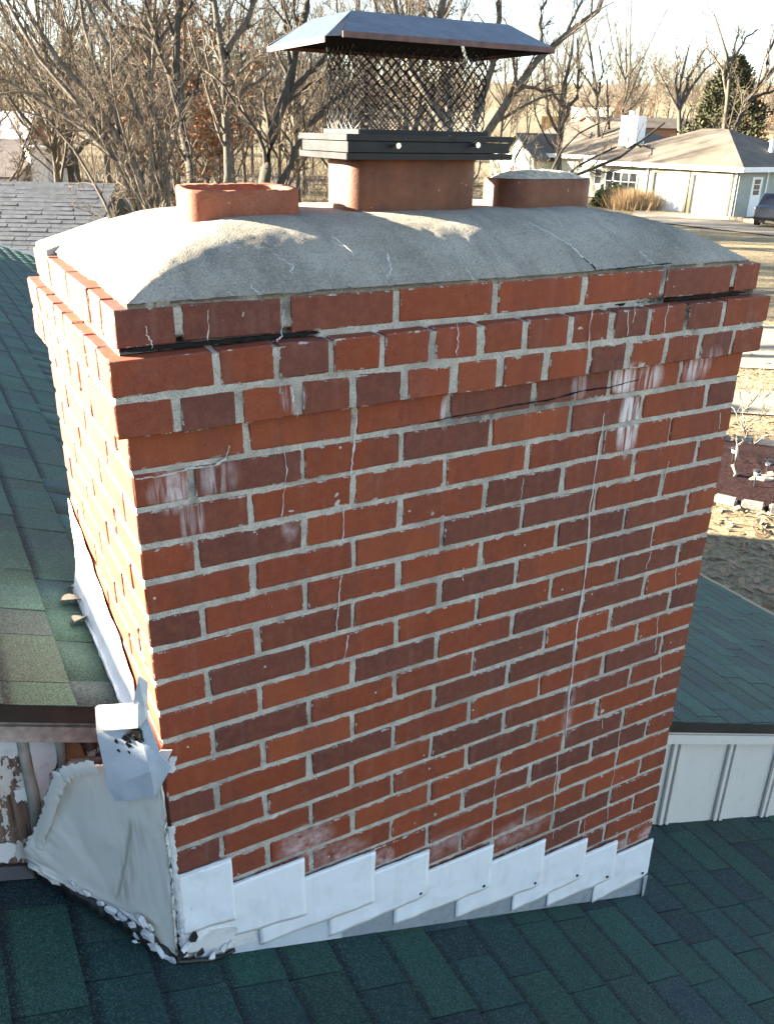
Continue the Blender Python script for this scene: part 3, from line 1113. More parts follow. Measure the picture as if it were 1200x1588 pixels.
def flue(x0, x1, y0, y1, z0, z1, r, mat, rim_rough=0.0, label=None, wall=0.018, shear=0.0):
    L = [(x + shear * (y - y0), y) for x, y in subdiv_loop(rr(x0, x1, y0, y1, r), 0.006)]
    cx, cy = (x0 + x1) / 2, (y0 + y1) / 2
    n = len(L)
    I = [(cx + (x - cx) * (1 - 2 * wall / (x1 - x0)), cy + (y - cy) * (1 - 2 * wall / (y1 - y0))) for x, y in L]
    V, Q = [], []
    zs = [z0, (z0 + z1) / 2, z1 - .006, z1]
    rings = []
    for zi, z in enumerate(zs):
        rings.append(len(V))
        for x, y in L:
            j = (fbm(x * 75, y * 75, z1, 4)) * rim_rough if zi >= 2 else 0.0
            s = 1 - (0.004 / (x1 - x0) if zi == 3 else 0)
            V.append((cx + (x - cx) * s, cy + (y - cy) * s, z - max(0, j) * (1.6 if zi == 3 else 1.0)))
    for z in (z1 - .002, z1 - .02, z0 - .1):
        rings.append(len(V))
        for k, (x, y) in enumerate(I):
            j = (fbm(x * 75, y * 75, z1, 4)) * rim_rough if z > z1 - .03 else 0.0
            V.append((x, y, z - max(0, j)))
    for a, b in zip(rings, rings[1:]):
        for k in range(n):
            Q.append((a + k, a + (k + 1) % n, b + (k + 1) % n, b + k))
    Q.append(tuple(rings[-1] + k for k in range(n)))
    me = mesh_from('flue_tile', V, Q)
    o = link('flue_tile', me, mat, chimney, label=label)
    for p in me.polygons:
        p.use_smooth = True
    return o


flue(0.200, 0.424, 0.265, 0.470, 0.22, 0.345, 0.045, MAT['flue'], 0.0042, 'open clay flue tile with chipped rim', shear=.16)
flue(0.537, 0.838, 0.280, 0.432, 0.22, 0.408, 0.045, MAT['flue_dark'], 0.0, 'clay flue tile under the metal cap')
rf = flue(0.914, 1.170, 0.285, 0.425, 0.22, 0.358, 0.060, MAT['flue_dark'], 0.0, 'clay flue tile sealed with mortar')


def flue_plug():
    L = subdiv_loop(rr(0.919, 1.165, 0.290, 0.420, 0.052), 0.012)
    cx, cy = 1.042, 0.355
    V, Q = [], []
    n = len(L)
    for k in range(7):
        s = 1 - k / 7
        for x, y in L:
            px, py = cx + (x - cx) * s, cy + (y - cy) * s
            V.append((px, py, 0.352 + 0.022 * (1 - s ** 3) + fbm(px * 40, py * 40, 8.0) * .004))
    for k in range(6):
        for i in range(n):
            Q.append((k * n + i, k * n + (i + 1) % n, (k + 1) * n + (i + 1) % n, (k + 1) * n + i))
    Q.append(tuple(6 * n + i for i in range(n)))
    link('mortar_plug', mesh_from('mortar_plug', V, Q, True), MAT['plug'], rf)


flue_plug()


def chunk(name, c, size, mat, parent, seed, label=None, flat=1.0, **kw):
    """rough angular lump"""
    bm = bmesh.new()
    bmesh.ops.create_icosphere(bm, subdivisions=2, radius=1.0)
    for v in bm.verts:
        d = 1 + 0.55 * fbm(v.co.x * 1.1 + seed * 7.1, v.co.y * 1.1, v.co.z * 1.1, 3)
        q = Vector((max(-.72, min(.72, v.co.x)), max(-.72, min(.72, v.co.y)), max(-.6, min(.6, v.co.z))))
        v.co = Vector((q.x * size[0] * d, q.y * size[1] * d, q.z * size[2] * d * flat)) * 1.25
    me = bpy.data.meshes.new(name)
    bm.to_mesh(me)
    bm.free()
    me.materials.append(mat)
    return link(name, me, None, parent, loc=c, label=label, **kw)


def plate(name, c, size, normal, mat, parent, seed, tilt=.14):
    """thin broken plate of paint: an angular outline, a little curled"""
    rg = random.Random(seed)
    nrm = Vector(tuple(normal)).normalized()
    nrm = (nrm + Vector((rg.uniform(-1, 1) * tilt, rg.uniform(-1, 1) * tilt, rg.uniform(-1, 1.4) * tilt))).normalized()
    a = nrm.orthogonal().normalized()
    b_ = nrm.cross(a)
    k = rg.choice((5, 6, 7))
    V = []
    for lift, sc in ((-.0035, 1.0), (.0, 1.0), (.0008, .82)):
        for i in range(k):
            an = 2 * math.pi * (i + .0) / k + .3 * math.sin(i * 2.7 + seed)
            r = size * sc * (.75 + .5 * abs(math.sin(i * 1.9 + seed * 1.3)))
            u, w = r * math.cos(an), r * .72 * math.sin(an)
            V.append(a * u + b_ * w + nrm * (lift + 2.5 * u * u / max(size, .001) * .06))
    Fc = [tuple(range(k))[::-1], tuple(2 * k + i for i in range(k))]
    for r in (0, 1):
        for i in range(k):
            Fc.append((r * k + i, r * k + (i + 1) % k, (r + 1) * k + (i + 1) % k, (r + 1) * k + i))
    return link(name, mesh_from(name, V, Fc), mat, parent, loc=tuple(map(float, c)))


def smear(name, pts, w, h, normal, mat, parent, seed=0.0, n=14):
    """ragged bead of sealant or tar along a polyline"""
    P = []
    for i in range(len(pts) - 1):
        for k in range(n):
            t = k / n
            P.append(np.array(pts[i], float) * (1 - t) + np.array(pts[i + 1], float) * t)
    P.append(np.array(pts[-1], float))
    nn = np.array(normal, float)
    nn /= np.linalg.norm(nn)
    V, Q = [], []
    for i, p in enumerate(P):
        t = P[min(i + 1, len(P) - 1)] - P[max(i - 1, 0)]
        sd_ = np.cross(t, nn)
        sd_ /= max(np.linalg.norm(sd_), 1e-6)
        for j in range(7):
            f = j / 6 * 2 - 1
            ww = w * (.85 + .55 * fbm(i * .17, seed + (1 if f > 0 else 5), 0, 3))
            hh = h * (1 - f * f) * (.8 + .5 * fbm(i * .2, seed, f * 1.5, 3))
            V.append(p + sd_ * f * max(.2 * w, ww) + nn * (hh - .001 * abs(f)))
    for i in range(len(P) - 1):
        for j in range(6):
            a = i * 7 + j
            Q.append((a, a + 1, a + 8, a + 7))
    me = mesh_from(name, V, Q, True)
    return link(name, me, mat, parent)


# the broken rear left corner of the crown: a tilted slab of mortar
b = MB()
pc = [(0.004, 0.792, CZ + .001), (0.160, 0.785, CZ + .001), (0.150, 0.700, CZ + .001), (0.004, 0.640, CZ + .001)]
b.hexa(pc + [(0.006, 0.790, CZ + .012), (0.165, 0.790, CZ + .060), (0.150, 0.712, CZ + .048), (0.006, 0.650, CZ + .010)])
b.build('loose_mortar_slab', MAT['mortar'], chimney)

# ------------------------------------------------------------------ step flashing along the front
FL = [  # x0 (hidden end), x1, z top, z bottom left, z bottom right, pulled nail?
    (0.001, 0.112, -0.938, -1.100, -1.110, False), (0.020, 0.275, -1.015, -1.150, -1.186, False), (0.165, 0.452, -1.079, -1.226, -1.241, False),
    (0.334, 0.603, -1.150, -1.298, -1.298, True), (0.510, 0.799, -1.222, -1.355, -1.374, True), (0.697, 0.976, -1.288, -1.436, -1.454, True),
    (0.885, 1.132, -1.357, -1.512, -1.505, True), (1.012, 1.256, -1.426, -1.562, -1.573, True), (1.192, 1.408, -1.488, -1.645, -1.634, True)]
flash = link('step_flashing', MB().box((0.004, 0.0025, -1.12), (0.03, 0.0045, -1.0)).v and None, None, chimney) if False else None
for i, (x0, x1, zt, zl, zr, nail) in enumerate(FL):
    def fn(u, v, x0=x0, x1=x1, zt=zt, zl=zl, zr=zr, i=i, nail=nail):
        x = x0 + (x1 - x0) * u
        zb = zl + (zr - zl) * u
        z = zt + (zb - zt) * v
        if nail and u > .9 and v > .82:          # rounded corner
            z += (u - .9) * 10 * (v - .82) * 5.5 * 0.012
        x += fbm(z * 9, i * 3.0, 1) * 0.0016 * u
        z += fbm(x * 14, i * 5.0, 2) * 0.0016 * v - (fbm(x * 40, i * 9.0, 3) * .002 if v == 0 else 0)
        y = -0.0048 - 0.0062 * u ** 1.2 - 0.0034 * fbm(x * 17, z * 17, i, 3) * (v * .7 + .3) - 0.0022 * v
        return (x, y, z)
    V, Q = grid_mesh(26, 18, fn)
    n = len(V)
    V2 = V + np.array([0, 0.0012, 0])
    Vt = np.concatenate([V, V2])
    Qs = [tuple(q) for q in Q] + [tuple(int(k) + n for k in q[::-1]) for q in Q]
    nu, nv = 26, 18
    ring = list(range(nu)) + [j * nu + nu - 1 for j in range(1, nv)] + [(nv - 1) * nu + k for k in range(nu - 2, -1, -1)] + [j * nu for j in range(nv - 2, 0, -1)]
    for k in range(len(ring)):
        a, c = ring[k], ring[(k + 1) % len(ring)]
        Qs.append((a, a + n, c + n, c))
    me = mesh_from('step_flashing', Vt, Qs, True)
    for k_, p in enumerate(me.polygons):
        if k_ >= 2 * len(Q):
            p.use_smooth = False
    o = link('step_flashing', me, MAT['white'], chimney)
    if nail:
        nb = MB()
        nx, nz = x1 - 0.022, zr + 0.020
        nb.tube([(nx, -0.0145, nz), (nx, -0.006, nz)], .0042, 10)
        nb.build('nail', MAT['tar'], o, True)

# grey metal pieces that turn out on the shingles below the white steps
for i in range(9):
    xa = 0.02 + i * 0.163
    xb = min(xa + 0.185, 1.404)
    b = MB()
    za, zb = low_z(xa), low_z(xb)
    e = 0.0016 + 0.0005 * (i % 2)
    b.hexa([(xa, -e - .0012, za + .001), (xb, -e - .0012, zb + .001), (xb, .002, zb + .006), (xa, .002, za + .006),
            (xa, -e, za + .105), (xb, -e, zb + .105), (xb, .002, zb + .105), (xa, .002, za + .105)])
    b.build('base_flashing', MAT['zinc'] if i > 1 else MAT['zinc_paint'], chimney)
b = MB()          # crumpled end that laps round the right corner
b.prism([(1.400, -.010, -1.642), (1.424, -.004, -1.652), (1.420, -.006, -1.735), (1.405, -.012, -1.728)], (0, .002, 0))
b.build('flashing_end', MAT['zinc'], chimney)
for i, (x0, x1, zt, zl, zr, nail) in enumerate(FL):
    xs = max(x0, FL[i - 1][1] - .004) if i else x0
    smear('sealant_line', [(xs, -.0055, zt + .001), ((xs + x1) / 2, -.007, zt + .0005), (x1, -.0085, zt)], .0042 if i in (0, 3, 7) else .0026, .003, (0, -1, .3), MAT['flake'], chimney, 50.0 + i, 10)
# painted lap at the left end, with its torn lower corner
b = MB()
b.prism([(-.002, -.0075, -1.10), (.075, -.0075, -1.122), (.150, -.0075, -1.150), (.158, -.0075, -1.205), (.075, -.0085, -1.190), (.062, -.0085, -1.172), (.012, -.0085, -1.158), (-.004, -.0075, -1.150)], (0, .003, 0))
b.build('torn_flashing_lap', MAT['flake'], chimney)
for i, (u, v, s) in enumerate([(300, 1454, .014), (290, 1468, .012), (348, 1470, .010), (282, 1480, .013), (358, 1464, .009), (330, 1483, .009), (312, 1478, .010)]):
    plate('paint_flake', on_y(u, v, -0.0125), s, (0, -1, .2), MAT['flake'] if i % 3 else MAT['tar'], chimney, i)
smear('tar_seam', [on_y(276, 1492, -.010), on_y(330, 1488, -.012), on_y(365, 1474, -.012)], .006, .004, (0, -1, .6), MAT['tar'], chimney, 3.0)
# sealant up the left corner
smear('sealant_bead', [(-.003, -.003, -.80), (-.004, -.004, -.95), (-.003, -.004, -1.08), (-.003, -.005, -1.165)], .0095, .0032, (-.5, -.8, 0), MAT['flake'], chimney, 8.0, 40)
for i, (u, v, s) in enumerate([(255, 1172, .016), (262, 1184, .013), (250, 1186, .013), (266, 1192, .010), (253, 1197, .010), (268, 1180, .010)]):
    plate('sealant_flake', on_y(u, v, -0.008 - .002 * i), s, (-.3, -1, .3), MAT['flake'] if i != 4 else MAT['tar'], chimney, 60 + i)

# side flashing on the left face, one tall sheet resting along the roof
def side_flash():
    def fn(u, v):
        y = 0.185 + 0.62 * u
        zb = UZ + 0.012
        zt = UZ + 0.115 + 0.14 * u ** 0.8 + 0.02 * (1 if u > .55 else 0)
        z = zb + (zt - zb) * v
        x = -0.005 - 0.003 * fbm(y * 12, z * 12, 3) - (0.020 * (1 - v) ** 4)
        return (x, y, z)
    V, Q = grid_mesh(40, 14, fn)
    me = mesh_from('side_flashing', V, Q, True)
    o = link('side_flashing', me, MAT['white'], chimney)
    md = o.modifiers.new('thickness', 'SOLIDIFY')
    md.thickness = 0.0015
    smear('sealant_seam', [(-.018, .20, UZ + .018), (-.020, .5, UZ + .018), (-.018, .80, UZ + .018)], .010, .008, (-.7, 0, .7), MAT['flake'], chimney, 12.0, 30)


side_flash()

# ------------------------------------------------------------------ diverter panel in the corner between wall and stack
PN = np.array([-0.78, -0.62, 0.0])                  # towards the camera, the panel stands upright
PA = np.array([-0.006, -0.006, 0.0])
PU = np.array([-0.62, 0.78, 0.0])                   # along the panel, from the stack to the wall


def on_panel(u, v, off=0.0):
    d = ray(u, v)
    a = PA + PN * off
    t = ((a - CAM) @ PN) / (d @ PN)
    return CAM + d * t


panel_px = [(275, 1484), (271, 1440), (268, 1380), (262, 1320), (256, 1260), (249, 1215), (243, 1180), (205, 1172), (165, 1188), (130, 1189), (104, 1194), (92, 1204), (82, 1232), (74, 1266), (56, 1290), (50, 1310), (58, 1330),
            (90, 1356), (125, 1380), (160, 1402), (195, 1420), (215, 1432), (240, 1458), (258, 1476)]


def build_panel():
    P = [on_panel(u, v) for u, v in panel_px]
    bm = bmesh.new()
    f = bm.faces.new([bm.verts.new(tuple(p)) for p in P])
    bmesh.ops.triangulate(bm, faces=[f])
    bmesh.ops.subdivide_edges(bm, edges=list(bm.edges), cuts=5, use_grid_fill=True)
    bmesh.ops.subdivide_edges(bm, edges=list(bm.edges), cuts=1, use_grid_fill=True)
    for v in bm.verts:
        s = (np.array(v.co) - PA) @ PU
        z = v.co.z
        d = 0.004 * fbm(s * 8, z * 8, 1)
        fold = s - (0.20 + (z + 1.0) * 0.45)        # soft fold running down to the wall
        if fold > 0:
            d += min(fold, .15) * 0.16
        edge = s > 0.30
        d += 0.003 * fbm(s * 50, z * 50, 2) * (2.0 if edge else 0.35)
        v.co += Vector((PN * d).tolist())
    bmesh.ops.recalc_face_normals(bm, faces=bm.faces)
    me = bpy.data.meshes.new('diverter_panel')
    bm.to_mesh(me)
    bm.free()
    for p in me.polygons:
        p.use_smooth = True
    o = link('diverter_panel', me, MAT['cream'], chimney, label='cream painted sheet closing the corner beside the stack')
    md = o.modifiers.new('thickness', 'SOLIDIFY')
    md.thickness = 0.004
    return o




def cream_streaks():
    """dried run-off down the middle of the panel: a stain with its own outline"""
    nt = MAT['cream'].node_tree
    m = NT.__new__(NT)
    m.mat, m.t, m.p, m._pos = MAT['cream'], nt, nt.nodes['Principled BSDF'], None
    q = m.sep(m.pos())
    a, b2 = on_panel(206, 1264), on_panel(184, 1398)
    sa, sb_ = (a - PA) @ PU, (b2 - PA) @ PU
    sv = m.math('ADD', m.math('MULTIPLY', m.math('SUBTRACT', q[0], float(PA[0])), float(PU[0])), m.math('MULTIPLY', m.math('SUBTRACT', q[1], float(PA[1])), float(PU[1])))
    t = m.math('MULTIPLY', m.math('SUBTRACT', q[2], float(a[2])), 1 / float(b2[2] - a[2]))
    mid = m.math('ADD', m.math('MULTIPLY', t, float(sb_ - sa)), float(sa))
    off = m.math('SUBTRACT', sv, mid)
    wn = m.math('MULTIPLY', m.math('SUBTRACT', m.noise(m.pos(), 9.0, 2.0), 0.5), 0.03)
    off = m.math('ADD', off, wn)
    lines = m.noise(m.scale(m.pos(), (120.0, 120.0, 4.0)), 1.0, 3.0, 0.6)
    wide = m.math('SUBTRACT', 1.0, m.math('MULTIPLY', m.math('ABSOLUTE', m.math('ADD', off, 0.012)), 26.0), True)
    core = m.math('SUBTRACT', 1.0, m.math('MULTIPLY', m.math('ABSOLUTE', off), 130.0), True)
    span = m.math('MULTIPLY', m.math('MULTIPLY', t, 9.0, True), m.math('MULTIPLY', m.math('SUBTRACT', 1.05, t), 6.0, True), True)
    f = m.math('MULTIPLY', m.math('MAXIMUM', m.math('MULTIPLY', core, 0.75), m.math('MULTIPLY', wide, m.ramp(lines, [(0.42, 0.0), (0.62, 0.6)]))), span, True)
    old = m.p.inputs['Base Color'].links[0].from_socket
    m.put(m.p.inputs['Base Color'], m.mix(f, old, (0.27, 0.235, 0.175)))


cream_streaks()
panel = build_panel()
# cracked paint and tar along its foot
FOOT = [(60, 1346), (92, 1359), (125, 1383), (160, 1405), (195, 1424), (218, 1440), (242, 1464), (268, 1489)]
smear('tar_seam', [on_panel(u, v + 2, .008) for u, v in FOOT], .020, .010, (-.5, -.4, .8), MAT['tar'], panel, 21.0, 16)
smear('sealant_foot', [on_panel(u + 2, v - 5, .004) for u, v in FOOT[:6]], .011, .0035, PN, MAT['flake'], panel, 25.0, 16)
for i, (u, v, s) in enumerate([(112, 1369, .010), (134, 1386, .009), (156, 1401, .009), (172, 1411, .014), (190, 1423, .012), (204, 1434, .010), (181, 1424, .008),
                               (222, 1430, .017), (211, 1449, .016), (228, 1450, .018), (219, 1468, .018), (236, 1468, .014), (233, 1438, .010), (248, 1476, .013), (258, 1485, .009), (241, 1482, .010), (268, 1490, .010)]):
    o = chunk('paint_flake', on_panel(u, v, 0.014), (s * 1.05, s * .35, s * .85), MAT['flake'] if i % 6 != 4 else MAT['zinc_paint'], panel, 90 + i)
    o.rotation_euler = (random.uniform(-.35, .1), random.uniform(-.7, .7), math.atan2(PU[1], PU[0]) + random.uniform(-.3, .3))
smear('sealant_edge', [on_panel(u, v, .018) for u, v in [(56, 1322), (60, 1300), (72, 1270), (82, 1236), (94, 1206), (112, 1195), (150, 1190)]], .018, .0024, PN, MAT['cream'], panel, 33.0, 16)

# bent painted flashing that laps over the panel below the rake
def kicker():
    A = on_panel(150, 1136, .024)
    A2 = on_panel(213, 1128, .020)
    B2 = on_panel(226, 1108, .016)
    Cc = on_panel(248, 1168, .016)
    E = on_panel(266, 1190, .014)
    Dd = on_panel(240, 1236, .016)
    G = on_panel(180, 1243, .014)
    G2 = on_panel(168, 1222, .018)
    Hh = on_panel(234, 1196, .028)
    V = [A, A2, B2, Cc, E, Dd, G, G2, Hh]
    Fc = [(0, 1, 8, 7), (7, 8, 5, 6), (1, 2, 3, 8), (3, 4, 5, 8)]
    bm = bmesh.new()
    vs = [bm.verts.new(tuple(p)) for p in V]
    for f in Fc:
        bm.faces.new([vs[i] for i in f])
    bmesh.ops.subdivide_edges(bm, edges=list(bm.edges), cuts=6, use_grid_fill=True)
    for v in bm.verts:
        v.co += Vector((PN * (0.0022 * fbm(v.co.x * 12, v.co.y * 12, v.co.z * 12))).tolist())
    bmesh.ops.recalc_face_normals(bm, faces=bm.faces)
    me = bpy.data.meshes.new('kick_flashing')
    bm.to_mesh(me)
    bm.free()
    o = link('kick_flashing', me, MAT['zinc_paint'], chimney, label='bent painted flashing with tar patches under the rake end')
    o.modifiers.new('thickness', 'SOLIDIFY').thickness = .0015
    for i, (u, v, s) in enumerate([(204, 1140, .011), (212, 1136, .012), (196, 1147, .008), (200, 1156, .006), (203, 1168, .005), (205, 1180, .005), (180, 1150, .004), (184, 1164, .0035), (216, 1146, .009), (204, 1190, .004)]):
        d = ray(u, v)
        pl = np.array(A), np.cross(np.array(A2) - np.array(A), np.array(G) - np.array(A))
        t = ((pl[0] - CAM) @ pl[1]) / (d @ pl[1])
        p = CAM + d * (t - .006)
        plate('tar_patch', p, s * 1.2, pl[1] * (1 if pl[1] @ ray(u, v) < 0 else -1), MAT['tar'], o, 200 + i, .0)
    b = MB()          # the lap above it
    P = [on_panel(148, 1098, .030), on_panel(214, 1094, .026), on_panel(222, 1076, .020), on_panel(214, 1129, .026), on_panel(150, 1134, .030)]
    b.prism([P[0], P[1], P[3], P[4]], (0.006, 0.006, 0))
    b.prism([P[1], P[2], on_panel(226, 1112, .020), P[3]], (0.006, 0.002, 0))
    b.build('flashing_lap', MAT['flake'], chimney)
    b = MB()
    b.prism([on_panel(206, 1096, .026), on_panel(215, 1050, .030), on_panel(228, 1060, .012), on_panel(226, 1112, .014)], (.003, 0.003, 0))
    b.build('flashing_upstand', MAT['zinc_paint'], chimney)


kicker()

# ------------------------------------------------------------------ the house
house = thing('house', 'house with dark green shingle roof and white board and batten gable wall round the chimney', 'house')
th_u, th_l = math.atan(UM), math.atan(LM)


def roof_sheet(name, m, z0, x0, x1, y0, y1, thick):
    b = MB()
    b.hexa([(x0, y0, z0 - m * x0 - thick), (x1, y0, z0 - m * x1 - thick), (x1, y1, z0 - m * x1 - thick), (x0, y1, z0 - m * x0 - thick),
            (x0, y0, z0 - m * x0), (x1, y0, z0 - m * x1), (x1, y1, z0 - m * x1), (x0, y1, z0 - m * x0)])
    return b


XE = 4.16
YB = 11.4
ur = roof_sheet('upper_roof', UM, UZ - .010, -4.0, XE - .02, YR + .012, YB, 0.03).build('upper_roof', MAT['drip'], house)
lr = roof_sheet('lower_roof', LM, LZ - .010, -4.0, XE + .2, -5.0, YW + .06, 0.03).build('lower_roof', MAT['drip'], house)

SH_TONES = [((0.010, 0.054, 0.043), 32), ((0.011, 0.047, 0.046), 24), ((0.013, 0.032, 0.041), 13), ((0.014, 0.060, 0.045), 17), ((0.018, 0.048, 0.041), 14)]
EXPO = 0.143


def shingle_unit(hi, k):
    e = 0.0060 if hi else 0.0035
    L = EXPO + 0.035
    v = [(-L, 0, .0005), (0, 0, .0005), (0, 1, .0005), (-L, 1, .0005), (-L, 0, .0014), (random.uniform(-.001, .002), 0.0, e), (random.uniform(-.002, .002), 1.0, e * .95), (-L, 1, .0014)]
    v.insert(0, None)
    v = v[1:]
    me = bpy.data.meshes.new('shingle')
    me.from_pydata(v, [], [(0, 3, 2, 1), (4, 5, 6, 7), (0, 1, 5, 4), (1, 2, 6, 5), (2, 3, 7, 6), (3, 0, 4, 7)])
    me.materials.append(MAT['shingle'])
    return me


SH_HI = [shingle_unit(True, k) for k in range(5)]
SH_LO = [shingle_unit(False, k) for k in range(3)]


def shingles(roof, m, z0, th, s0, s1, y0, y1, visible, limit, tone_gain=1.0):
    """courses of laminated shingles; butts face down the fall; the nearest ones in view are parts"""
    ca, sa = math.cos(th), math.sin(th)
    light_lift = 0.026 if tone_gain > 1 else 0.0          # upper roof paler: bounced and grazing sun put into the colour
    pieces = []
    ncourse = int((s1 - s0) / EXPO)
    for c in range(ncourse + 1):
        s = s0 + c * EXPO
        y = y0 - random.uniform(0, .2)
        hi = random.random() < .5
        while y < y1:
            w = random.uniform(.12, .27) if hi else random.uniform(.09, .22)
            a, bb = max(y, y0), min(y + w, y1)
            if bb - a > .01:
                pieces.append((s, a, bb, hi))
            y += w
            hi = not hi if random.random() < .86 else hi
    # base point of roof: x = s*ca
    near, far = [], []
    for p in pieces:
        s, a, bb, hi = p
        x, yy = s * ca, (a + bb) / 2
        z = z0 - s * sa
        q = M @ (np.array([x, yy, z]) - CAM)
        d = np.linalg.norm(np.array([x, yy, z]) - CAM)
        vis = False
        if q[2] > .05:
            u, v = CX + F * q[0] / q[2], CY + F * q[1] / q[2]
            vis = -60 < u < 1260 and -60 < v < 1660 and visible(x, yy, u, v)
        (near if vis else far).append((d, p))
    near.sort(key=lambda t: t[0])
    far += near[limit:]
    near = near[:limit]
    ry = Matrix.Rotation(th, 4, 'Y')
    for d, (s, a, bb, hi) in near:
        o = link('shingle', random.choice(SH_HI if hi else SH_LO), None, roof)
        tn = random.choices([t[0] for t in SH_TONES], [t[1] for t in SH_TONES])[0]
        g = random.uniform(.85, 1.2) * min(tone_gain, 1.15) * (1.0 if hi else .82)
        o.color = (tn[0] * g + light_lift, tn[1] * g + light_lift, tn[2] * g + light_lift * .72, 1)
        o.matrix_local = Matrix.Translation((s * ca, a + .0013, z0 - s * sa - .004)) @ ry @ Matrix.Rotation(random.uniform(-.004, .004), 4, 'Z') @ Matrix.Diagonal((1, bb - a - .0026, 1, 1))
    if far:
        n = len(far)
        V = np.zeros((n, 8, 3), np.float32)
        T = np.zeros((n, 8, 4), np.float32)
        L = EXPO + .035
        for i, (d, (s, a, bb, hi)) in enumerate(far):
            e = .0060 if hi else .0035
            loc = np.array([(-L, a, .0005), (0, a, .0005), (0, bb - .001, .0005), (-L, bb - .001, .0005), (-L, a, .0014), (0, a, e), (0, bb - .001, e), (-L, bb - .001, .0014)])
            V[i, :, 0] = s * ca + loc[:, 0] * ca + loc[:, 2] * sa
            V[i, :, 1] = loc[:, 1]
            V[i, :, 2] = z0 - s * sa - .004 - loc[:, 0] * sa + loc[:, 2] * ca
            tn = random.choices([t[0] for t in SH_TONES], [t[1] for t in SH_TONES])[0]
            g = random.uniform(.85, 1.2) * min(tone_gain, 1.15) * (1.0 if hi else .82)
            T[i, :, :] = (tn[0] * g + light_lift, tn[1] * g + light_lift, tn[2] * g + light_lift * .85, 1)
        q0 = np.array([(0, 3, 2, 1), (4, 5, 6, 7), (0, 1, 5, 4), (1, 2, 6, 5), (2, 3, 7, 6), (3, 0, 4, 7)])
        Q = (q0[None] + (np.arange(n) * 8)[:, None, None]).reshape(-1, 4)
        me = mesh_from('distant_shingles', V.reshape(-1, 3), Q)
        at = me.color_attributes.new('tone', 'FLOAT_COLOR', 'POINT')
        at.data.foreach_set('color', T.ravel())
        link('distant_shingles', me, MAT['shingle_far'], roof, kind='stuff')


def vis_low(x, y, u, v):
    if y > YW + .02:
        return False
    if 0 < x < W and y > 0.05:
        return False
    # hidden behind the stack?
    if 280 < u < 1000 and v < 1490 - .145 * (u - 275) - 25:
        return False
    return True


def vis_up(x, y, u, v):
    if y < YR - .05:
        return False
    if -.03 < x < W + .02 and y < D:
        return False
    if 60 < u < 1030 and v > 300 and not (u < 225 and v > 380 and u < 60 + (v - 430) * .2):
        return False
    return True


def fit_phase(th, z0, x_at_butt):
    return (x_at_butt / math.cos(th)) % EXPO


lo_butt = 0.0
S_LOW0 = fit_phase(th_l, LZ, -0.072) - 12 * EXPO
shingles(lr, LM, LZ, th_l, S_LOW0, 4.5, -2.2, YW + .04, vis_low, 298, 1.0)
S_UP0 = fit_phase(th_u, UZ, -0.112) - 12 * EXPO
shingles(ur, UM, UZ, th_u, S_UP0, (XE) / math.cos(th_u), YR, YB, vis_up, 298, 1.55)

# gable wall between the roofs: boards and battens (right of the stack) and the decayed stretch on its left
def wall_board(x0, x1, mat, y=YW, parent=house, name='board', top=-.03, label=None):
    b = MB()
    b.hexa([(x0, y, low_z(x0) - .02), (x1, y, low_z(x1) - .02), (x1, y + .02, low_z(x1) - .02), (x0, y + .02, low_z(x0) - .02),
            (x0, y, up_z(x0) + top), (x1, y, up_z(x1) + top), (x1, y + .02, up_z(x1) + top), (x0, y + .02, up_z(x0) + top)])
    return b.build(name, mat, parent, label=label)


bx = [1.20, 1.49, 1.835, 2.150, 2.455, 2.76, 3.07, 3.38, 3.69, 4.0]
for i in range(len(bx) - 1):
    wall_board(bx[i] + .002, bx[i + 1] - .002, MAT['siding'], YW + random.uniform(0, .002))
for x in bx[1:-1]:
    b = MB()
    for xo, w, pr in ((-.026, .018, .012), (.008, .018, .012)):
        xa, xb = x + xo, x + xo + w
        b.hexa([(xa, YW - pr, low_z(xa) + .005), (xb, YW - pr, low_z(xb) + .005), (xb, YW - .0025, low_z(xb) + .005), (xa, YW - .0025, low_z(xa) + .005),
                (xa, YW - pr, up_z(xa) - .10), (xb, YW - pr, up_z(xb) - .10), (xb, YW - .0025, up_z(xb) - .10), (xa, YW - .0025, up_z(xa) - .10)])
    b.build('batten', MAT['siding'], house)
# rake trim and drip edge, both sides of the stack
for xa, xb, mt in ((W - .2, XE - .05, MAT['siding']), (-1.6, -.075, MAT['wood'])):
    b = MB()
    for (ya, yb, t0, t1) in ((YW - .034, YW - .004, -.105, -.066), (YW - .026, YW - .0035, -.065, -.030)):
        b.hexa([(xa, ya, up_z(xa) + t0), (xb, ya, up_z(xb) + t0), (xb, yb, up_z(xb) + t0), (xa, yb, up_z(xa) + t0),
                (xa, ya, up_z(xa) + t1), (xb, ya, up_z(xb) + t1), (xb, yb, up_z(xb) + t1), (xa, yb, up_z(xa) + t1)])
    b.build('rake_trim', mt, house)
    b = MB()
    ya, yb, t0, t1 = YR + .004, YR + .012, -.048, -.005
    b.hexa([(xa, ya, up_z(xa) + t0), (xb, ya, up_z(xb) + t0), (xb, yb, up_z(xb) + t0), (xa, yb, up_z(xa) + t0),
            (xa, ya, up_z(xa) + t1), (xb, ya, up_z(xb) + t1), (xb, yb, up_z(xb) + t1), (xa, yb, up_z(xa) + t1)])
    b.build('drip_edge', MAT['drip'], house)
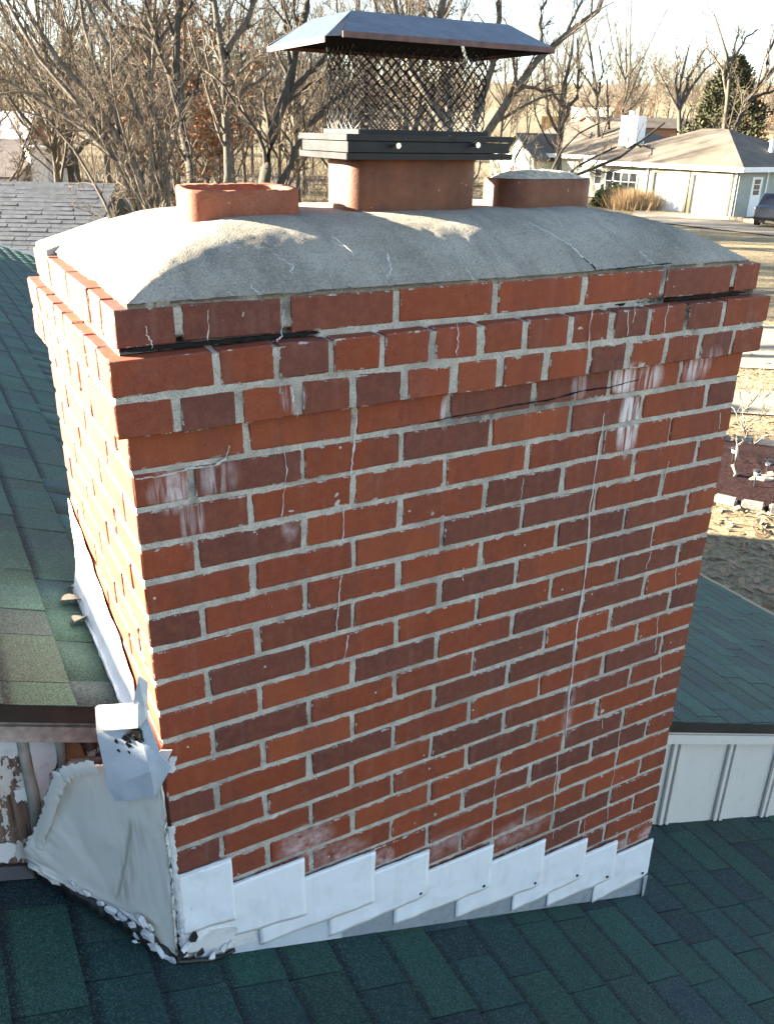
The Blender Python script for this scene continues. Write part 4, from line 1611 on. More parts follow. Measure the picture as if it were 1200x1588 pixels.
# left: peeling boards, caulked joints, a bare patch
for xa, xb in ((-1.6, -1.2), (-1.2, -.8), (-.8, -.5), (-.5, -.228), (-.205, -.07), (-.07, .02)):
    wall_board(xa + .002, xb - .002, MAT['peel'], YW + random.uniform(0, .002))
for pts in ([(34, 1140), (40, 1180), (52, 1230), (60, 1290)], [(160, 1178), (140, 1180), (112, 1184), (96, 1196), (84, 1220), (72, 1250), (64, 1275), (60, 1300)], [(92, 1140), (96, 1170), (98, 1190)]):
    b = MB()
    b.tube([on_y(u, v, YW - .004) + np.array([0, 0, 0]) for u, v in pts], [.011 + random.uniform(-.002, .003) for _ in pts], 8)
    b.build('caulk_bead', MAT['caulk'], house, True)
b = MB()
b.prism([on_y(u, v, YW - .004) for u, v in [(97, 1146), (122, 1146), (128, 1160), (133, 1176), (110, 1178), (100, 1180)]], (0, .003, 0))
b.build('bare_wood_patch', MAT['rawwood'], house)
for poly in ([(44, 1146), (70, 1142), (86, 1150), (91, 1168), (88, 1188), (78, 1200), (76, 1222), (68, 1250), (62, 1240), (56, 1210), (50, 1180)],
             [(-10, 1142), (28, 1140), (30, 1168), (18, 1176), (6, 1172), (-10, 1180)], [(-6, 1312), (12, 1306), (26, 1310), (24, 1324), (14, 1338), (-6, 1338)], [(22, 1226), (40, 1222), (42, 1240), (26, 1244)]):
    b = MB()
    P = []
    for i in range(len(poly)):
        a, c = poly[i], poly[(i + 1) % len(poly)]
        for k in range(4):
            t = k / 4
            P.append(on_y(a[0] * (1 - t) + c[0] * t + random.uniform(-1.6, 1.6), a[1] * (1 - t) + c[1] * t + random.uniform(-1.6, 1.6), YW - .0035))
    b.prism(P, (0, .002, 0))
    b.build('paint_scab', MAT['flake'], house)
b = MB()       # low dark metal where the lower roof meets the wall
b.hexa([(-1.6, YW - .03, low_z(-1.6) + .006), (-.20, YW - .03, low_z(-.2) + .006), (-.20, YW - .003, low_z(-.2) + .006), (-1.6, YW - .003, low_z(-1.6) + .006),
        (-1.6, YW - .012, low_z(-1.6) + .028), (-.20, YW - .012, low_z(-.2) + .028), (-.20, YW - .003, low_z(-.2) + .028), (-1.6, YW - .003, low_z(-1.6) + .028)])
b.build('wall_flashing', MAT['drip'], house)
# rest of the house below the roofs
b = MB()
b.box((-7.6, YW + .06, -5.0), (3.75, YB - .3, -2.34))
b.box((-7.6, -4.8, -5.0), (3.75, YW - .02, -2.80))
b.build('outer_wall', MAT['siding'], house)
b = MB()
b.hexa([(-8.1, YR + .012, UZ - .7), (-4.0, YR + .012, UZ + UM * 4 - .05), (-4.0, YB, UZ + UM * 4 - .05), (-8.1, YB, UZ - .7),
        (-8.1, YR + .012, UZ - .67), (-4.0, YR + .012, UZ + UM * 4 - .012), (-4.0, YB, UZ + UM * 4 - .012), (-8.1, YB, UZ - .67)])
b.hexa([(-8.1, -5.0, LZ - .7), (-4.0, -5.0, LZ + LM * 4 - .05), (-4.0, YW, LZ + LM * 4 - .05), (-8.1, YW, LZ - .7),
        (-8.1, -5.0, LZ - .67), (-4.0, -5.0, LZ + LM * 4 - .012), (-4.0, YW, LZ + LM * 4 - .012), (-8.1, YW, LZ - .67)])
b.build('west_roof_slope', MAT['greyroof'], house)
b = MB()       # rear rake board
b.hexa([(-4, YB, up_z(-4) - .16), (XE, YB, up_z(XE) - .16), (XE, YB + .03, up_z(XE) - .16), (-4, YB + .03, up_z(-4) - .16),
        (-4, YB, up_z(-4) + .012), (XE, YB, up_z(XE) + .012), (XE, YB + .03, up_z(XE) + .012), (-4, YB + .03, up_z(-4) + .012)])
b.build('rear_rake_trim', MAT['siding'], house)
b = MB()
b.hexa([(-4, YB - .10, up_z(-4) + .002), (XE, YB - .10, up_z(XE) + .002), (XE, YB, up_z(XE) + .002), (-4, YB, up_z(-4) + .002),
        (-4, YB - .10, up_z(-4) + .016), (XE, YB - .10, up_z(XE) + .016), (XE, YB, up_z(XE) + .016), (-4, YB, up_z(-4) + .016)])
b.build('rear_drip_edge', MAT['siding'], house)

b = MB()  # unseen raised ridge cap, added to keep grazing sun off the roof
for k in range(34):
    y = YR + .02 + k * .33
    b.hexa([(-4.17, y, UZ + UM * 4 - .045), (-4.0, y, UZ + UM * 4 + .022), (-4.0, y + .335, UZ + UM * 4 + .018), (-4.17, y + .335, UZ + UM * 4 - .050),
            (-4.17, y, UZ + UM * 4 - .030), (-4.0, y, UZ + UM * 4 + .036), (-4.0, y + .335, UZ + UM * 4 + .026), (-4.17, y + .335, UZ + UM * 4 - .040)])
    b.hexa([(-3.999, y, UZ + UM * 4 + .022), (-3.83, y, UZ + UM * 3.83 + .010), (-3.83, y + .335, UZ + UM * 3.83 + .006), (-3.999, y + .335, UZ + UM * 4 + .018),
            (-3.999, y, UZ + UM * 4 + .036), (-3.83, y, UZ + UM * 3.83 + .020), (-3.83, y + .335, UZ + UM * 3.83 + .012), (-3.999, y + .335, UZ + UM * 4 + .026)])
b.build('ridge_shade_cap', MAT['greyroof'], house)

# dry leaves caught against the stack
def leaf(name, c, s, rz, label, group):
    V, Q = [], []
    prof = [0, .55, .9, 1.0, .8, .45, .08]
    for i, w in enumerate(prof):
        t = i / 6
        for k in (-1, 0, 1):
            V.append(((t - .5) * 2 * s, k * w * s * .6, .25 * s * (1 - (2 * t - 1) ** 2) + abs(k) * .22 * s))
    for i in range(6):
        for k in range(2):
            a = i * 3 + k
            Q.append((a, a + 1, a + 4, a + 3))
    me = mesh_from(name, V, Q, True)
    o = link(name, me, MAT['dryleaf'], None, loc=c, label=label, cat='leaf', group=group)
    o.rotation_euler = (random.uniform(-.2, .2), .36, rz)
    o.modifiers.new('thickness', 'SOLIDIFY').thickness = .0008
    return o


for (u, v, s, rz, lb) in ((112, 934, .034, .4, 'largest curled dry leaf lying on the shingles against the chimney flashing'), (124, 964, .030, 1.0, 'curled dry leaf nearest the roof edge beside the flashing'),
                          (116, 912, .020, 2.2, 'small pale dry leaf above the other two by the flashing')):
    d = ray(u, v)
    t = (UZ + .010 - UM * CAM[0] - CAM[2]) / (d[2] + UM * d[0])
    p = CAM + d * t
    leaf('dry_leaf', p, s, rz, lb, 'dry leaves by the chimney')

# ------------------------------------------------------------------ chimney cap
cap = thing('spark_arrestor', 'black metal chimney cap with diamond mesh sides and sloped hood on the middle flue', 'chimney cap', (0.688, 0.375, 0.396))
CO = Vector((0.688, 0.375, 0.396))


def local(o):
    for v in o.data.vertices:
        v.co -= CO
    o.data.update()
    return o


kx0, kx1, ky0, ky1 = 0.503, 0.886, 0.243, 0.468
b = MB()
for z0, z1, e in ((0.397, 0.408, 0.0), (0.4095, 0.4285, 0.005), (0.430, 0.441, 0.0)):
    o_, i_ = rr(kx0 + e, kx1 - e, ky0 + e, ky1 - e, .003, 2), rr(kx0 + .035, kx1 - .035, ky0 + .03, ky1 - .03, .003, 2)
    n = len(o_)
    V = [(x, y, z0) for x, y in o_] + [(x, y, z1) for x, y in o_] + [(x, y, z1) for x, y in i_] + [(x, y, z0) for x, y in i_]
    Fc = []
    for k in range(4):
        for j in range(n):
            Fc.append((k * n + j, k * n + (j + 1) % n, ((k + 1) % 4) * n + (j + 1) % n, ((k + 1) % 4) * n + j))
    b.add(V, Fc)
b.add([(kx0 + .004, ky0 + .004, .4405), (kx1 - .004, ky0 + .004, .4405), (kx1 - .004, ky1 - .004, .4405), (kx0 + .004, ky1 - .004, .4405)], [(0, 1, 2, 3)])
local(b.build('collar', MAT['black'], cap))
mx0, mx1, my0, my1 = 0.547, 0.842, 0.278, 0.436
b = MB()
for (xa, ya, xb, yb) in ((mx0, my0, mx1, my0), (mx1, my0, mx1, my1), (mx1, my1, mx0, my1), (mx0, my1, mx0, my0)):
    d = Vector((xb - xa, yb - ya, 0)).normalized()
    nn = Vector((d.y, -d.x, 0)) * .0016
    b.prism([(xa, ya, .4412), (xb, yb, .4412), (xb, yb, .4495), (xa, ya, .4495)], nn)
local(b.build('mesh_flange', MAT['black'], cap))


def screen():
    L = subdiv_loop(rr(mx0, mx1, my0, my1, .020, 5), .004)
    pts = [Vector((x, y, 0)) for x, y in L]
    cum = [0]
    for i in range(len(pts)):
        cum.append(cum[-1] + (pts[(i + 1) % len(pts)] - pts[i]).length)
    T = cum[-1]

    def at(s):
        s %= T
        i = max(k for k in range(len(pts)) if cum[k] <= s + 1e-9)
        f = (s - cum[i]) / (cum[i + 1] - cum[i])
        return pts[i].lerp(pts[(i + 1) % len(pts)], f)
    ncol = 42
    w = T / ncol
    z0, z1 = 0.444, 0.596
    rows = 4
    hgt = (z1 - z0) / rows
    bb = MB()
    for c in range(ncol):
        for sg in (1, -1):
            path = []
            for k in range(rows * 6 + 1):
                t = k / 6
                ph = t % 1.0
                tri = 2 * abs(ph - .5)
                tri = max(0, min(1, (tri - .5) * 1.25 + .5))
                s = (c + .5) * w + sg * (tri - .5) * w * 1.0 + w * .5 * (0 if sg > 0 else 0)
                p = at(s)
                path.append((p.x, p.y, z0 + t * hgt))
            bb.tube(path, .0013, 4, False)
    o = bb.build('mesh_screen', MAT['black'], cap)
    o['kind'] = 'stuff'
    local(o)


screen()


def hood():
    # lip rectangle, upper rectangle; four folded flanges with open corner notches
    x0, x1, y0, y1, zl = 0.452, 0.930, 0.188, 0.510, 0.6005
    a0, a1, c0, c1, zt = 0.522, 0.866, 0.262, 0.440, 0.6425
    g = .016
    t = .0016
    b = MB()

    def slab(P, ext):
        b.prism(P, ext)
    slab([(a0, c0, zt), (a1, c0, zt), (a1, c1, zt), (a0, c1, zt)], (0, 0, -t))
    # flanges
    slab([(a0, c0, zt), (x0 + g, y0, zl), (x1 - g * .3, y0, zl), (a1, c0, zt)], (0, .001, -t))
    slab([(a0, c1, zt), (x0 + g * .4, y1, zl), (x1 - g * .3, y1, zl), (a1, c1, zt)], (0, -.001, -t))
    slab([(a0, c0, zt), (x0, y0 + g * 2.2, zl - .006), (x0, y1 - g, zl - .006), (a0, c1, zt)], (.001, 0, -t))
    slab([(a1, c0, zt), (x1, y0 + g * .4, zl), (x1, y1 - g, zl), (a1, c1, zt)], (-.001, 0, -t))
    # folded corner webs
    slab([(a0, c0, zt - .001), (x0 + g, y0 + .001, zl + .001), (x0 + g * 1.6, y0 + g * 1.6, zl - .004)], (.0008, .0008, -.0008))
    slab([(a0, c0, zt - .001), (x0 + g * 1.6, y0 + g * 1.6, zl - .004), (x0 + .001, y0 + g * 2.2, zl - .005)], (.0008, .0008, -.0008))
    ho = local(b.build('hood', MAT['hoodm'], cap))
    ho.data.materials.append(MAT['hood_shade'])
    for p in ho.data.polygons:
        if p.normal.z < -.2:  # faces looking down get the shade as colour
            p.material_index = 1
    b = MB()
    for P in ([(x0 + g, y0 - .001, zl), (x1 - g * .3, y0 - .001, zl)], [(x1 + .001, y0 + g * .4, zl), (x1 + .001, y1 - g, zl)],
              [(x0 - .001, y0 + g * 2.2, zl - .006), (x0 - .001, y1 - g, zl - .006)], [(x0 + g * .4, y1 + .001, zl), (x1 - g * .3, y1 + .001, zl)]):
        A, B = Vector(P[0]), Vector(P[1])
        d = (B - A).normalized()
        out = Vector((d.y, -d.x, 0)) * .0022
        b.prism([A + Vector((0, 0, .001)), B + Vector((0, 0, .001)), B - Vector((0, 0, .0085)), A - Vector((0, 0, .0085))], out)
    local(b.build('hood_lip', MAT['rust'], cap))


hood()
for u, v in ((616, 226), (739, 225)):
    p = on_y(u, v, ky0 - .010)
    b = MB()
    b.tube([(p[0], ky0 + .006, p[2]), (p[0], ky0 - .010, p[2])], .0028, 10)
    b.tube([(p[0], ky0 - .010, p[2]), (p[0], ky0 - .0155, p[2])], .0058, 6)
    local(b.build('screw', MAT['steel'], cap))

# ------------------------------------------------------------------ trees
def tubes(P, R, k):
    """P (N,n,3) centre lines, R (N,n) radii -> vertices and quads"""
    N, n, _ = P.shape
    T = np.empty_like(P)
    T[:, 1:-1] = P[:, 2:] - P[:, :-2]
    T[:, 0] = P[:, 1] - P[:, 0]
    T[:, -1] = P[:, -1] - P[:, -2]
    T /= np.linalg.norm(T, axis=2, keepdims=True) + 1e-9
    ref = np.where(np.abs(T[..., 2:3]) > .9, np.array([1.0, 0, 0]), np.array([0, 0, 1.0]))
    A = np.cross(T, ref)
    A /= np.linalg.norm(A, axis=2, keepdims=True) + 1e-9
    B = np.cross(T, A)
    an = np.arange(k) * 2 * math.pi / k
    V = P[:, :, None, :] + (A[:, :, None, :] * np.cos(an)[None, None, :, None] + B[:, :, None, :] * np.sin(an)[None, None, :, None]) * R[:, :, None, None]
    base = (np.arange(N) * n * k)[:, None, None]
    i = np.arange(n - 1)[None, :, None] * k
    j = np.arange(k)[None, None, :]
    j2 = (j + 1) % k
    Q = np.stack([base + i + j, base + i + j2, base + i + k + j2, base + i + k + j], axis=3).reshape(-1, 4)
    return V.reshape(-1, 3), Q


def resample(path, n):
    P = np.array(path, float)
    d = np.concatenate([[0], np.cumsum(np.linalg.norm(np.diff(P, axis=0), axis=1))])
    s = np.linspace(0, d[-1], n)
    return np.stack([np.interp(s, d, P[:, k]) for k in range(3)], 1)


def sprout(P, R, count, ang, lenf, n, rng, up=.25, wob=.16, rmul=.55, t0=.25, rmin=.003, droop=0.0):
    N, m, _ = P.shape
    idx = np.repeat(np.arange(N), count)
    t = rng.uniform(t0, 1.0, len(idx)) * (m - 1)
    i = np.minimum(t.astype(int), m - 2)
    f = (t - i)[:, None]
    base = P[idx, i] * (1 - f) + P[idx, i + 1] * f
    rb = R[idx, i] * (1 - f[:, 0]) + R[idx, i + 1] * f[:, 0]
    tan = P[idx, i + 1] - P[idx, i]
    tan /= np.linalg.norm(tan, axis=1, keepdims=True) + 1e-9
    L = np.linalg.norm(P[:, -1] - P[:, 0], axis=1)[idx] * lenf * rng.uniform(.55, 1.25, len(idx)) * (1.15 - .6 * t / (m - 1))
    rnd = rng.normal(size=(len(idx), 3))
    perp = rnd - tan * np.sum(rnd * tan, axis=1, keepdims=True)
    perp /= np.linalg.norm(perp, axis=1, keepdims=True) + 1e-9
    a = np.radians(rng.uniform(*ang, len(idx)))[:, None]
    d = tan * np.cos(a) + perp * np.sin(a) + np.array([0, 0, up])
    d /= np.linalg.norm(d, axis=1, keepdims=True)
    C = np.empty((len(idx), n, 3))
    C[:, 0] = base
    st = (L / (n - 1))[:, None]
    for k in range(1, n):
        d = d + rng.normal(size=d.shape) * wob + np.array([0, 0, up * .25 - droop * k])
        d /= np.linalg.norm(d, axis=1, keepdims=True)
        C[:, k] = C[:, k - 1] + d * st
    r0 = np.maximum(rb * rmul, rmin)
    tap = np.linspace(1, .35, n)[None, :]
    return C, np.maximum(r0[:, None] * tap, rmin * .8)


def tree_meshes(limbs, rng, c1=8, c2=7, c3=5, twig_r=.004, lens=(.45, .42, .5), up=.22, leaves=0, leaf_size=.05):
    """limbs: list of (points, r0, r1).  Returns meshes for trunk, crown and leaves"""
    n = 10
    P0 = np.stack([resample(l[0], n) for l in limbs])
    P0[:, 1:-1] += rng.normal(size=(len(limbs), n - 2, 3)) * .03
    R0 = np.stack([np.linspace(l[1], l[2], n) for l in limbs])
    P1, R1 = sprout(P0, R0, c1, (22, 62), lens[0], 7, rng, up, .15, .44, .22, twig_r * 2)
    P2, R2 = sprout(P1, R1, c2, (22, 60), lens[1], 6, rng, up * .7, .18, .55, .15, twig_r * 1.35)
    P3, R3 = sprout(P2, R2, c3, (20, 65), lens[2], 4, rng, up * .5, .22, .6, .1, twig_r)
    Va, Qa = tubes(P0, R0, 8)
    Vb, Qb = tubes(P1, R1, 5)
    tr = mesh_from('trunk', np.concatenate([Va, Vb]), np.concatenate([Qa, Qb + len(Va)]), True)
    Vc, Qc = tubes(P2, R2, 3)
    Vd, Qd = tubes(P3, R3, 3)
    cr = mesh_from('crown', np.concatenate([Vc, Vd]), np.concatenate([Qc, Qd + len(Vc)]))
    lv = None
    if leaves:
        k = rng.integers(0, len(P3), leaves)
        c = P3[k, rng.integers(1, 4, leaves)]
        a = rng.normal(size=(leaves, 3)) * leaf_size
        b_ = rng.normal(size=(leaves, 3)) * leaf_size
        V = np.stack([c - a, c + b_, c + a, c - b_ * .6], 1).reshape(-1, 3)
        Q = np.arange(leaves * 4).reshape(-1, 4)
        lv = mesh_from('dry_leaves', V, Q)
    return tr, cr, lv


def pxl(pts, D):
    """limb drawn through photo points at depth D (metres along the view axis); a third value shifts the depth"""
    return [deep(p[0], p[1], D + (p[2] if len(p) > 2 else 0)) for p in pts]


def hero(label, D, limbs, bark, seed, group=None, cat='tree', name='bare_tree', **kw):
    rng = np.random.default_rng(seed)
    L = [(pxl(pts, D), r0 * D / F, r1 * D / F) for pts, r0, r1 in limbs]
    base = np.array(L[0][0][0])
    L = [([np.array(p) - base for p in pts], a, c) for pts, a, c in L]
    tr, cr, lv = tree_meshes(L, rng, **kw)
    t = thing(name, label, cat, tuple(base), 0, group)
    link('trunk', tr, bark, t)
    link('crown', cr, MAT['twig'], t)
    if lv:
        link('dry_leaves', lv, MAT['oak'], t, kind='stuff')
    return t


HG = 'bare trees standing behind the chimney'
B1, B2 = MAT['bark'], MAT['bark_dark']
hero('many stemmed bare tree leaning left behind the left flue', 17.0, [
    ([(262, 560), (252, 400), (232, 320), (200, 235), (150, 165), (95, 95), (50, 30), (20, -30)], 7.2, 2.8),
    ([(255, 540), (246, 390), (225, 300), (175, 225), (120, 160), (60, 85), (15, 10), (-10, -40)], 6.4, 2.4),
    ([(258, 540), (250, 380), (222, 280), (190, 200), (160, 130), (135, 60), (120, -30)], 5.6, 2.1),
    ([(250, 540), (238, 380), (205, 285), (150, 215), (90, 170), (20, 130), (-40, 110)], 5.6, 2.1),
    ([(264, 560), (262, 400), (246, 290), (232, 215), (205, 140), (165, 65), (130, -10)], 6.0, 2.1),
    ([(255, 560), (236, 400), (190, 250), (130, 175), (60, 140), (-30, 150)], 4.4, 1.8),
    ([(266, 560), (268, 420), (262, 300), (242, 180), (232, 100), (245, 20)], 3.6, 1.4),
    ([(245, 560), (215, 420), (170, 330), (130, 250), (80, 190), (30, 170)], 3.6, 1.4),
    ([(262, 560), (275, 420), (262, 330), (250, 250), (238, 170)], 4.0, 1.4),
], B1, 21, HG, c1=9, c2=8, c3=6, lens=(.30, .42, .5))
hero('dark forked tree just left of the straight pale trunk behind the left flue', 24.0, [
    ([(304, 420), (298, 280), (288, 220), (278, 170), (274, 120), (275, 60), (282, 10), (290, -60)], 8.5, 4),
    ([(280, 180), (268, 140), (252, 100), (244, 70), (225, 55), (190, 40)], 5, 2.2), ([(244, 72), (238, 40), (225, 0), (220, -40)], 4, 1.6),
    ([(276, 160), (296, 145), (304, 136), (312, 110)], 3.4, 1.4), ([(274, 60), (262, 30), (248, 0), (240, -30)], 3, 1.4)],
     B2, 22, HG, c1=9, c2=8, c3=6, lens=(.32, .42, .5))
hero('straight pale grey tree forking to the right behind the left flue', 26.0, [
    ([(356, 440), (354, 280), (351, 200), (348, 95), (340, 50), (332, 0), (328, -60)], 8.5, 4),
    ([(348, 96), (366, 60), (382, 30), (398, 0), (415, -40)], 6, 3), ([(340, 55), (325, 38), (310, 28)], 3, 1.4), ([(350, 180), (370, 150), (392, 130), (420, 110)], 2.8, 1.2)],
     B1, 23, HG, c1=10, c2=8, c3=6, lens=(.34, .42, .5))
hero('thick dark tree leaning right behind the left edge of the cap', 23.0, [
    ([(396, 420), (408, 278), (424, 210), (438, 160), (455, 100), (470, 40), (480, -40)], 11, 5.5),
    ([(440, 155), (462, 132), (480, 112), (500, 90), (530, 60)], 5, 2), ([(432, 290), (455, 245), (480, 195), (505, 165), (540, 140)], 5.5, 2.4), ([(450, 110), (448, 60), (440, 20), (432, -40)], 4.5, 2)],
     B2, 24, HG, c1=9, c2=8, c3=6, lens=(.32, .42, .5))
hero('big bare tree with a long limb reaching right above the cap', 20.0, [
    ([(700, 430), (712, 300), (735, 235), (765, 185), (800, 135), (845, 75), (880, 52), (915, 40), (935, 0), (945, -40)], 9, 3.2),
    ([(712, 310), (700, 220), (690, 120), (680, 30), (690, -40)], 9, 5), ([(700, 220), (640, 110), (620, 40), (600, -40)], 7, 3.5), ([(705, 260), (760, 120), (775, 40), (770, -40)], 7, 3.4),
    ([(880, 52), (890, 25), (905, -10), (912, -40)], 2.6, 1.4), ([(800, 135), (835, 132), (860, 150), (885, 170)], 3, 1.4), ([(845, 76), (838, 30), (852, -30)], 3.4, 1.6)],
     B1, 25, HG, c1=10, c2=8, c3=6, lens=(.26, .42, .5))
hero('slender dark tree rising behind the sealed right flue', 30.0, [
    ([(866, 420), (863, 275), (866, 230), (872, 180), (876, 140), (884, 90), (890, 40)], 6, 2), ([(872, 190), (893, 150), (897, 100), (895, 60)], 3.5, 1.4), ([(868, 225), (850, 170), (842, 120), (846, 70)], 3, 1.2)],
     B2, 26, HG, c1=9, c2=8, c3=5, lens=(.36, .42, .5))
hero('low bare tree whose branches cross in front of the green house', 19.0, [
    ([(800, 470), (830, 310), (890, 272), (935, 258), (970, 236), (1000, 212), (1030, 190)], 4.2, 1.6), ([(800, 470), (812, 340), (850, 296), (905, 250), (935, 236), (955, 228)], 3.6, 1.5),
    ([(800, 470), (790, 300), (800, 250), (815, 215), (822, 180)], 3.4, 1.3), ([(800, 470), (808, 330), (842, 290), (870, 225), (905, 200), (930, 190)], 3, 1.2), ([(800, 470), (780, 290), (770, 260), (790, 235)], 2.6, 1.1),
    ([(970, 236), (985, 222), (1000, 228), (1010, 240)], 1.8, 1)],
     B2, 27, HG, c1=6, c2=5, c3=4, lens=(.30, .42, .5))
hero('old thick trunk standing far behind the grey roof at left', 48.0, [
    ([(122, 330), (118, 285), (112, 240), (104, 195), (96, 140), (100, 70), (90, 0), (80, -60)], 10, 5), ([(112, 240), (130, 225), (142, 215), (160, 190), (190, 160)], 4.5, 2), ([(104, 195), (80, 150), (50, 110), (20, 90)], 5, 2.2)],
     B1, 28, HG, c1=10, c2=8, c3=5, lens=(.34, .42, .5), twig_r=.008)
hero('bare tree with upright limbs standing before the cedar', 62.0, [
    ([(1118, 330), (1121, 208), (1126, 165), (1130, 110), (1126, 75), (1114, 45), (1108, 25)], 5, 1.3), ([(1128, 130), (1140, 90), (1155, 60), (1175, 45)], 2.6, 1), ([(1127, 150), (1120, 110), (1105, 85), (1095, 75)], 2.4, 1), ([(1130, 105), (1142, 60), (1145, 35)], 2.2, 1)],
     B1, 29, HG, c1=9, c2=7, c3=4, lens=(.28, .4, .5), twig_r=.010)
hero('bare tree at the right edge bending towards the cedar', 61.0, [
    ([(1128, 330), (1136, 205), (1152, 170), (1165, 145), (1185, 120), (1210, 95), (1240, 60)], 5.5, 2), ([(1185, 120), (1190, 85), (1200, 60), (1205, 20)], 3, 1.2), ([(1160, 155), (1200, 140), (1230, 128)], 2.6, 1)],
     B2, 30, HG, c1=9, c2=7, c3=4, lens=(.3, .4, .5), twig_r=.009)
hero('vase shaped bare tree on the skyline left of the cedar', 75.0, [
    ([(1052, 300), (1054, 190), (1052, 160), (1056, 120), (1068, 70)], 5, 1.4), ([(1053, 175), (1035, 140), (1022, 115), (1012, 100)], 2.8, 1), ([(1054, 165), (1075, 130), (1095, 105), (1110, 95)], 3, 1),
    ([(1053, 170), (1047, 130), (1050, 95), (1046, 80)], 2.6, 1), ([(1054, 168), (1068, 120), (1085, 90), (1098, 70)], 2.6, 1)],
     B1, 31, HG, c1=9, c2=7, c3=4, lens=(.36, .42, .5), twig_r=.014)
hero('bare tree drooping over the roofs right of the cap', 60.0, [
    ([(925, 300), (926, 180), (922, 130), (915, 80), (905, 30)], 4.5, 1.5), ([(924, 150), (900, 110), (885, 80)], 2.4, 1), ([(924, 160), (935, 110), (928, 70)], 2.4, 1), ([(944, 200), (941, 150), (942, 120)], 2.4, 1)],
     B1, 32, HG, c1=9, c2=8, c3=5, lens=(.34, .42, .5), twig_r=.011)


def proto(seed, h, kind):
    rng = np.random.default_rng(seed)
    limbs = [([(0, 0, 0), (rng.normal() * .1, 0, h * .25), (rng.normal() * .3, rng.normal() * .3, h * .55), (rng.normal() * .6, rng.normal() * .6, h)], h * .012, h * .003)]
    for k in range(8):
        z = h * rng.uniform(.18, .6)
        a = k * 2.4 + rng.uniform(-.4, .4)
        o = h * rng.uniform(.18, .34)
        limbs.append(([(0, 0, z), (o * .45 * math.cos(a), o * .45 * math.sin(a), z + h * .13), (o * math.cos(a), o * math.sin(a), min(h, z + h * rng.uniform(.28, .45)))], h * .006, h * .002))
    return tree_meshes(limbs, rng, 9, 8, 6, twig_r=.0075, lens=(.42, .44, .55), leaves=2400 if kind == 'oak' else 0, leaf_size=.085)


PROTO = [proto(100, 13, 'bare'), proto(101, 15, 'bare'), proto(102, 11, 'bare'), proto(103, 12, 'oak')]
far_spots = []
rs = random.Random(5)
for k in range(74):
    u = -120 + 1130 * (k / 73) + rs.uniform(-14, 14)
    Dk = [34, 44, 58, 72, 90, 110][k % 6] + rs.uniform(-4, 6)
    if u > 700 and (Dk < 85 or k % 2):
        continue
    far_spots.append((u, Dk, rs.randrange(3), rs.uniform(.7, .98)))
for k in range(20):
    far_spots.append((940 + k * 17 + rs.uniform(-8, 8), rs.uniform(130, 200), rs.randrange(3), rs.uniform(.65, .95)))
for k in range(34):
    far_spots.append((690 + k * 16 + rs.uniform(-8, 8), rs.uniform(105, 190), rs.randrange(3), rs.uniform(.45, .7)))
for k in range(30):
    far_spots.append((1230 + k * 26 + rs.uniform(-9, 9), rs.uniform(75, 170), rs.randrange(3), rs.uniform(.55, .85)))
for k in range(16):
    far_spots.append((-150 - k * 45 + rs.uniform(-9, 9), rs.uniform(60, 120), rs.randrange(3), rs.uniform(.6, .85)))
for u, Dk in ((270, 36), (318, 44), (238, 52), (342, 58), (292, 66), (1165, 80), (960, 130), (1010, 125)):
    far_spots.append((u, Dk, 3, rs.uniform(.8, 1.0) * (.55 if u > 900 else 1)))
for k, (u, Dk, pi, sc) in enumerate(far_spots):
    p = deep(u, 205, Dk)
    z = ground_z(p[0], p[1])
    tr, cr, lv = PROTO[pi]
    lab = 'bare tree in the wooded belt behind the houses' if pi != 3 else 'oak still holding rust brown leaves among the bare trees'
    t = thing('bare_tree' if pi != 3 else 'oak_tree', lab, 'tree', (p[0], p[1], z - .1), rs.uniform(0, 6.28), 'wooded belt of bare trees' if pi != 3 else 'oaks with brown leaves')
    t.scale = (sc, sc, sc * rs.uniform(.9, 1.15))
    link('trunk', tr, B1, t)
    link('crown', cr, MAT['twig'], t)
    if lv:
        link('dry_leaves', lv, MAT['oak'], t, kind='stuff')

# brushwood at the foot of the belt
def brush():
    rng = np.random.default_rng(77)
    N = 5200
    P = np.empty((N, 4, 3))
    for i in range(N):
        u = rng.uniform(-80, 960)
        Dk = rng.uniform(38, 80) if u < 740 else rng.uniform(85, 120)
        p = deep(u, 205, Dk)
        P[i, 0] = (p[0], p[1], ground_z(p[0], p[1]))
    d = rng.normal(size=(N, 3)) * .5 + np.array([0, 0, 1.0])
    L = rng.uniform(1.0, 4.2, N)[:, None]
    for k in range(1, 4):
        d = d + rng.normal(size=(N, 3)) * .22
        d /= np.linalg.norm(d, axis=1, keepdims=True)
        P[:, k] = P[:, k - 1] + d * L / 3
    R = np.repeat(np.array([[.016, .013, .010, .006]]), N, 0)
    V, Q = tubes(P, R, 3)
    link('brushwood', mesh_from('brushwood', V, Q), MAT['twig'], None, kind='stuff', label='tangle of thin leafless brush under the far trees', cat='brush')


brush()


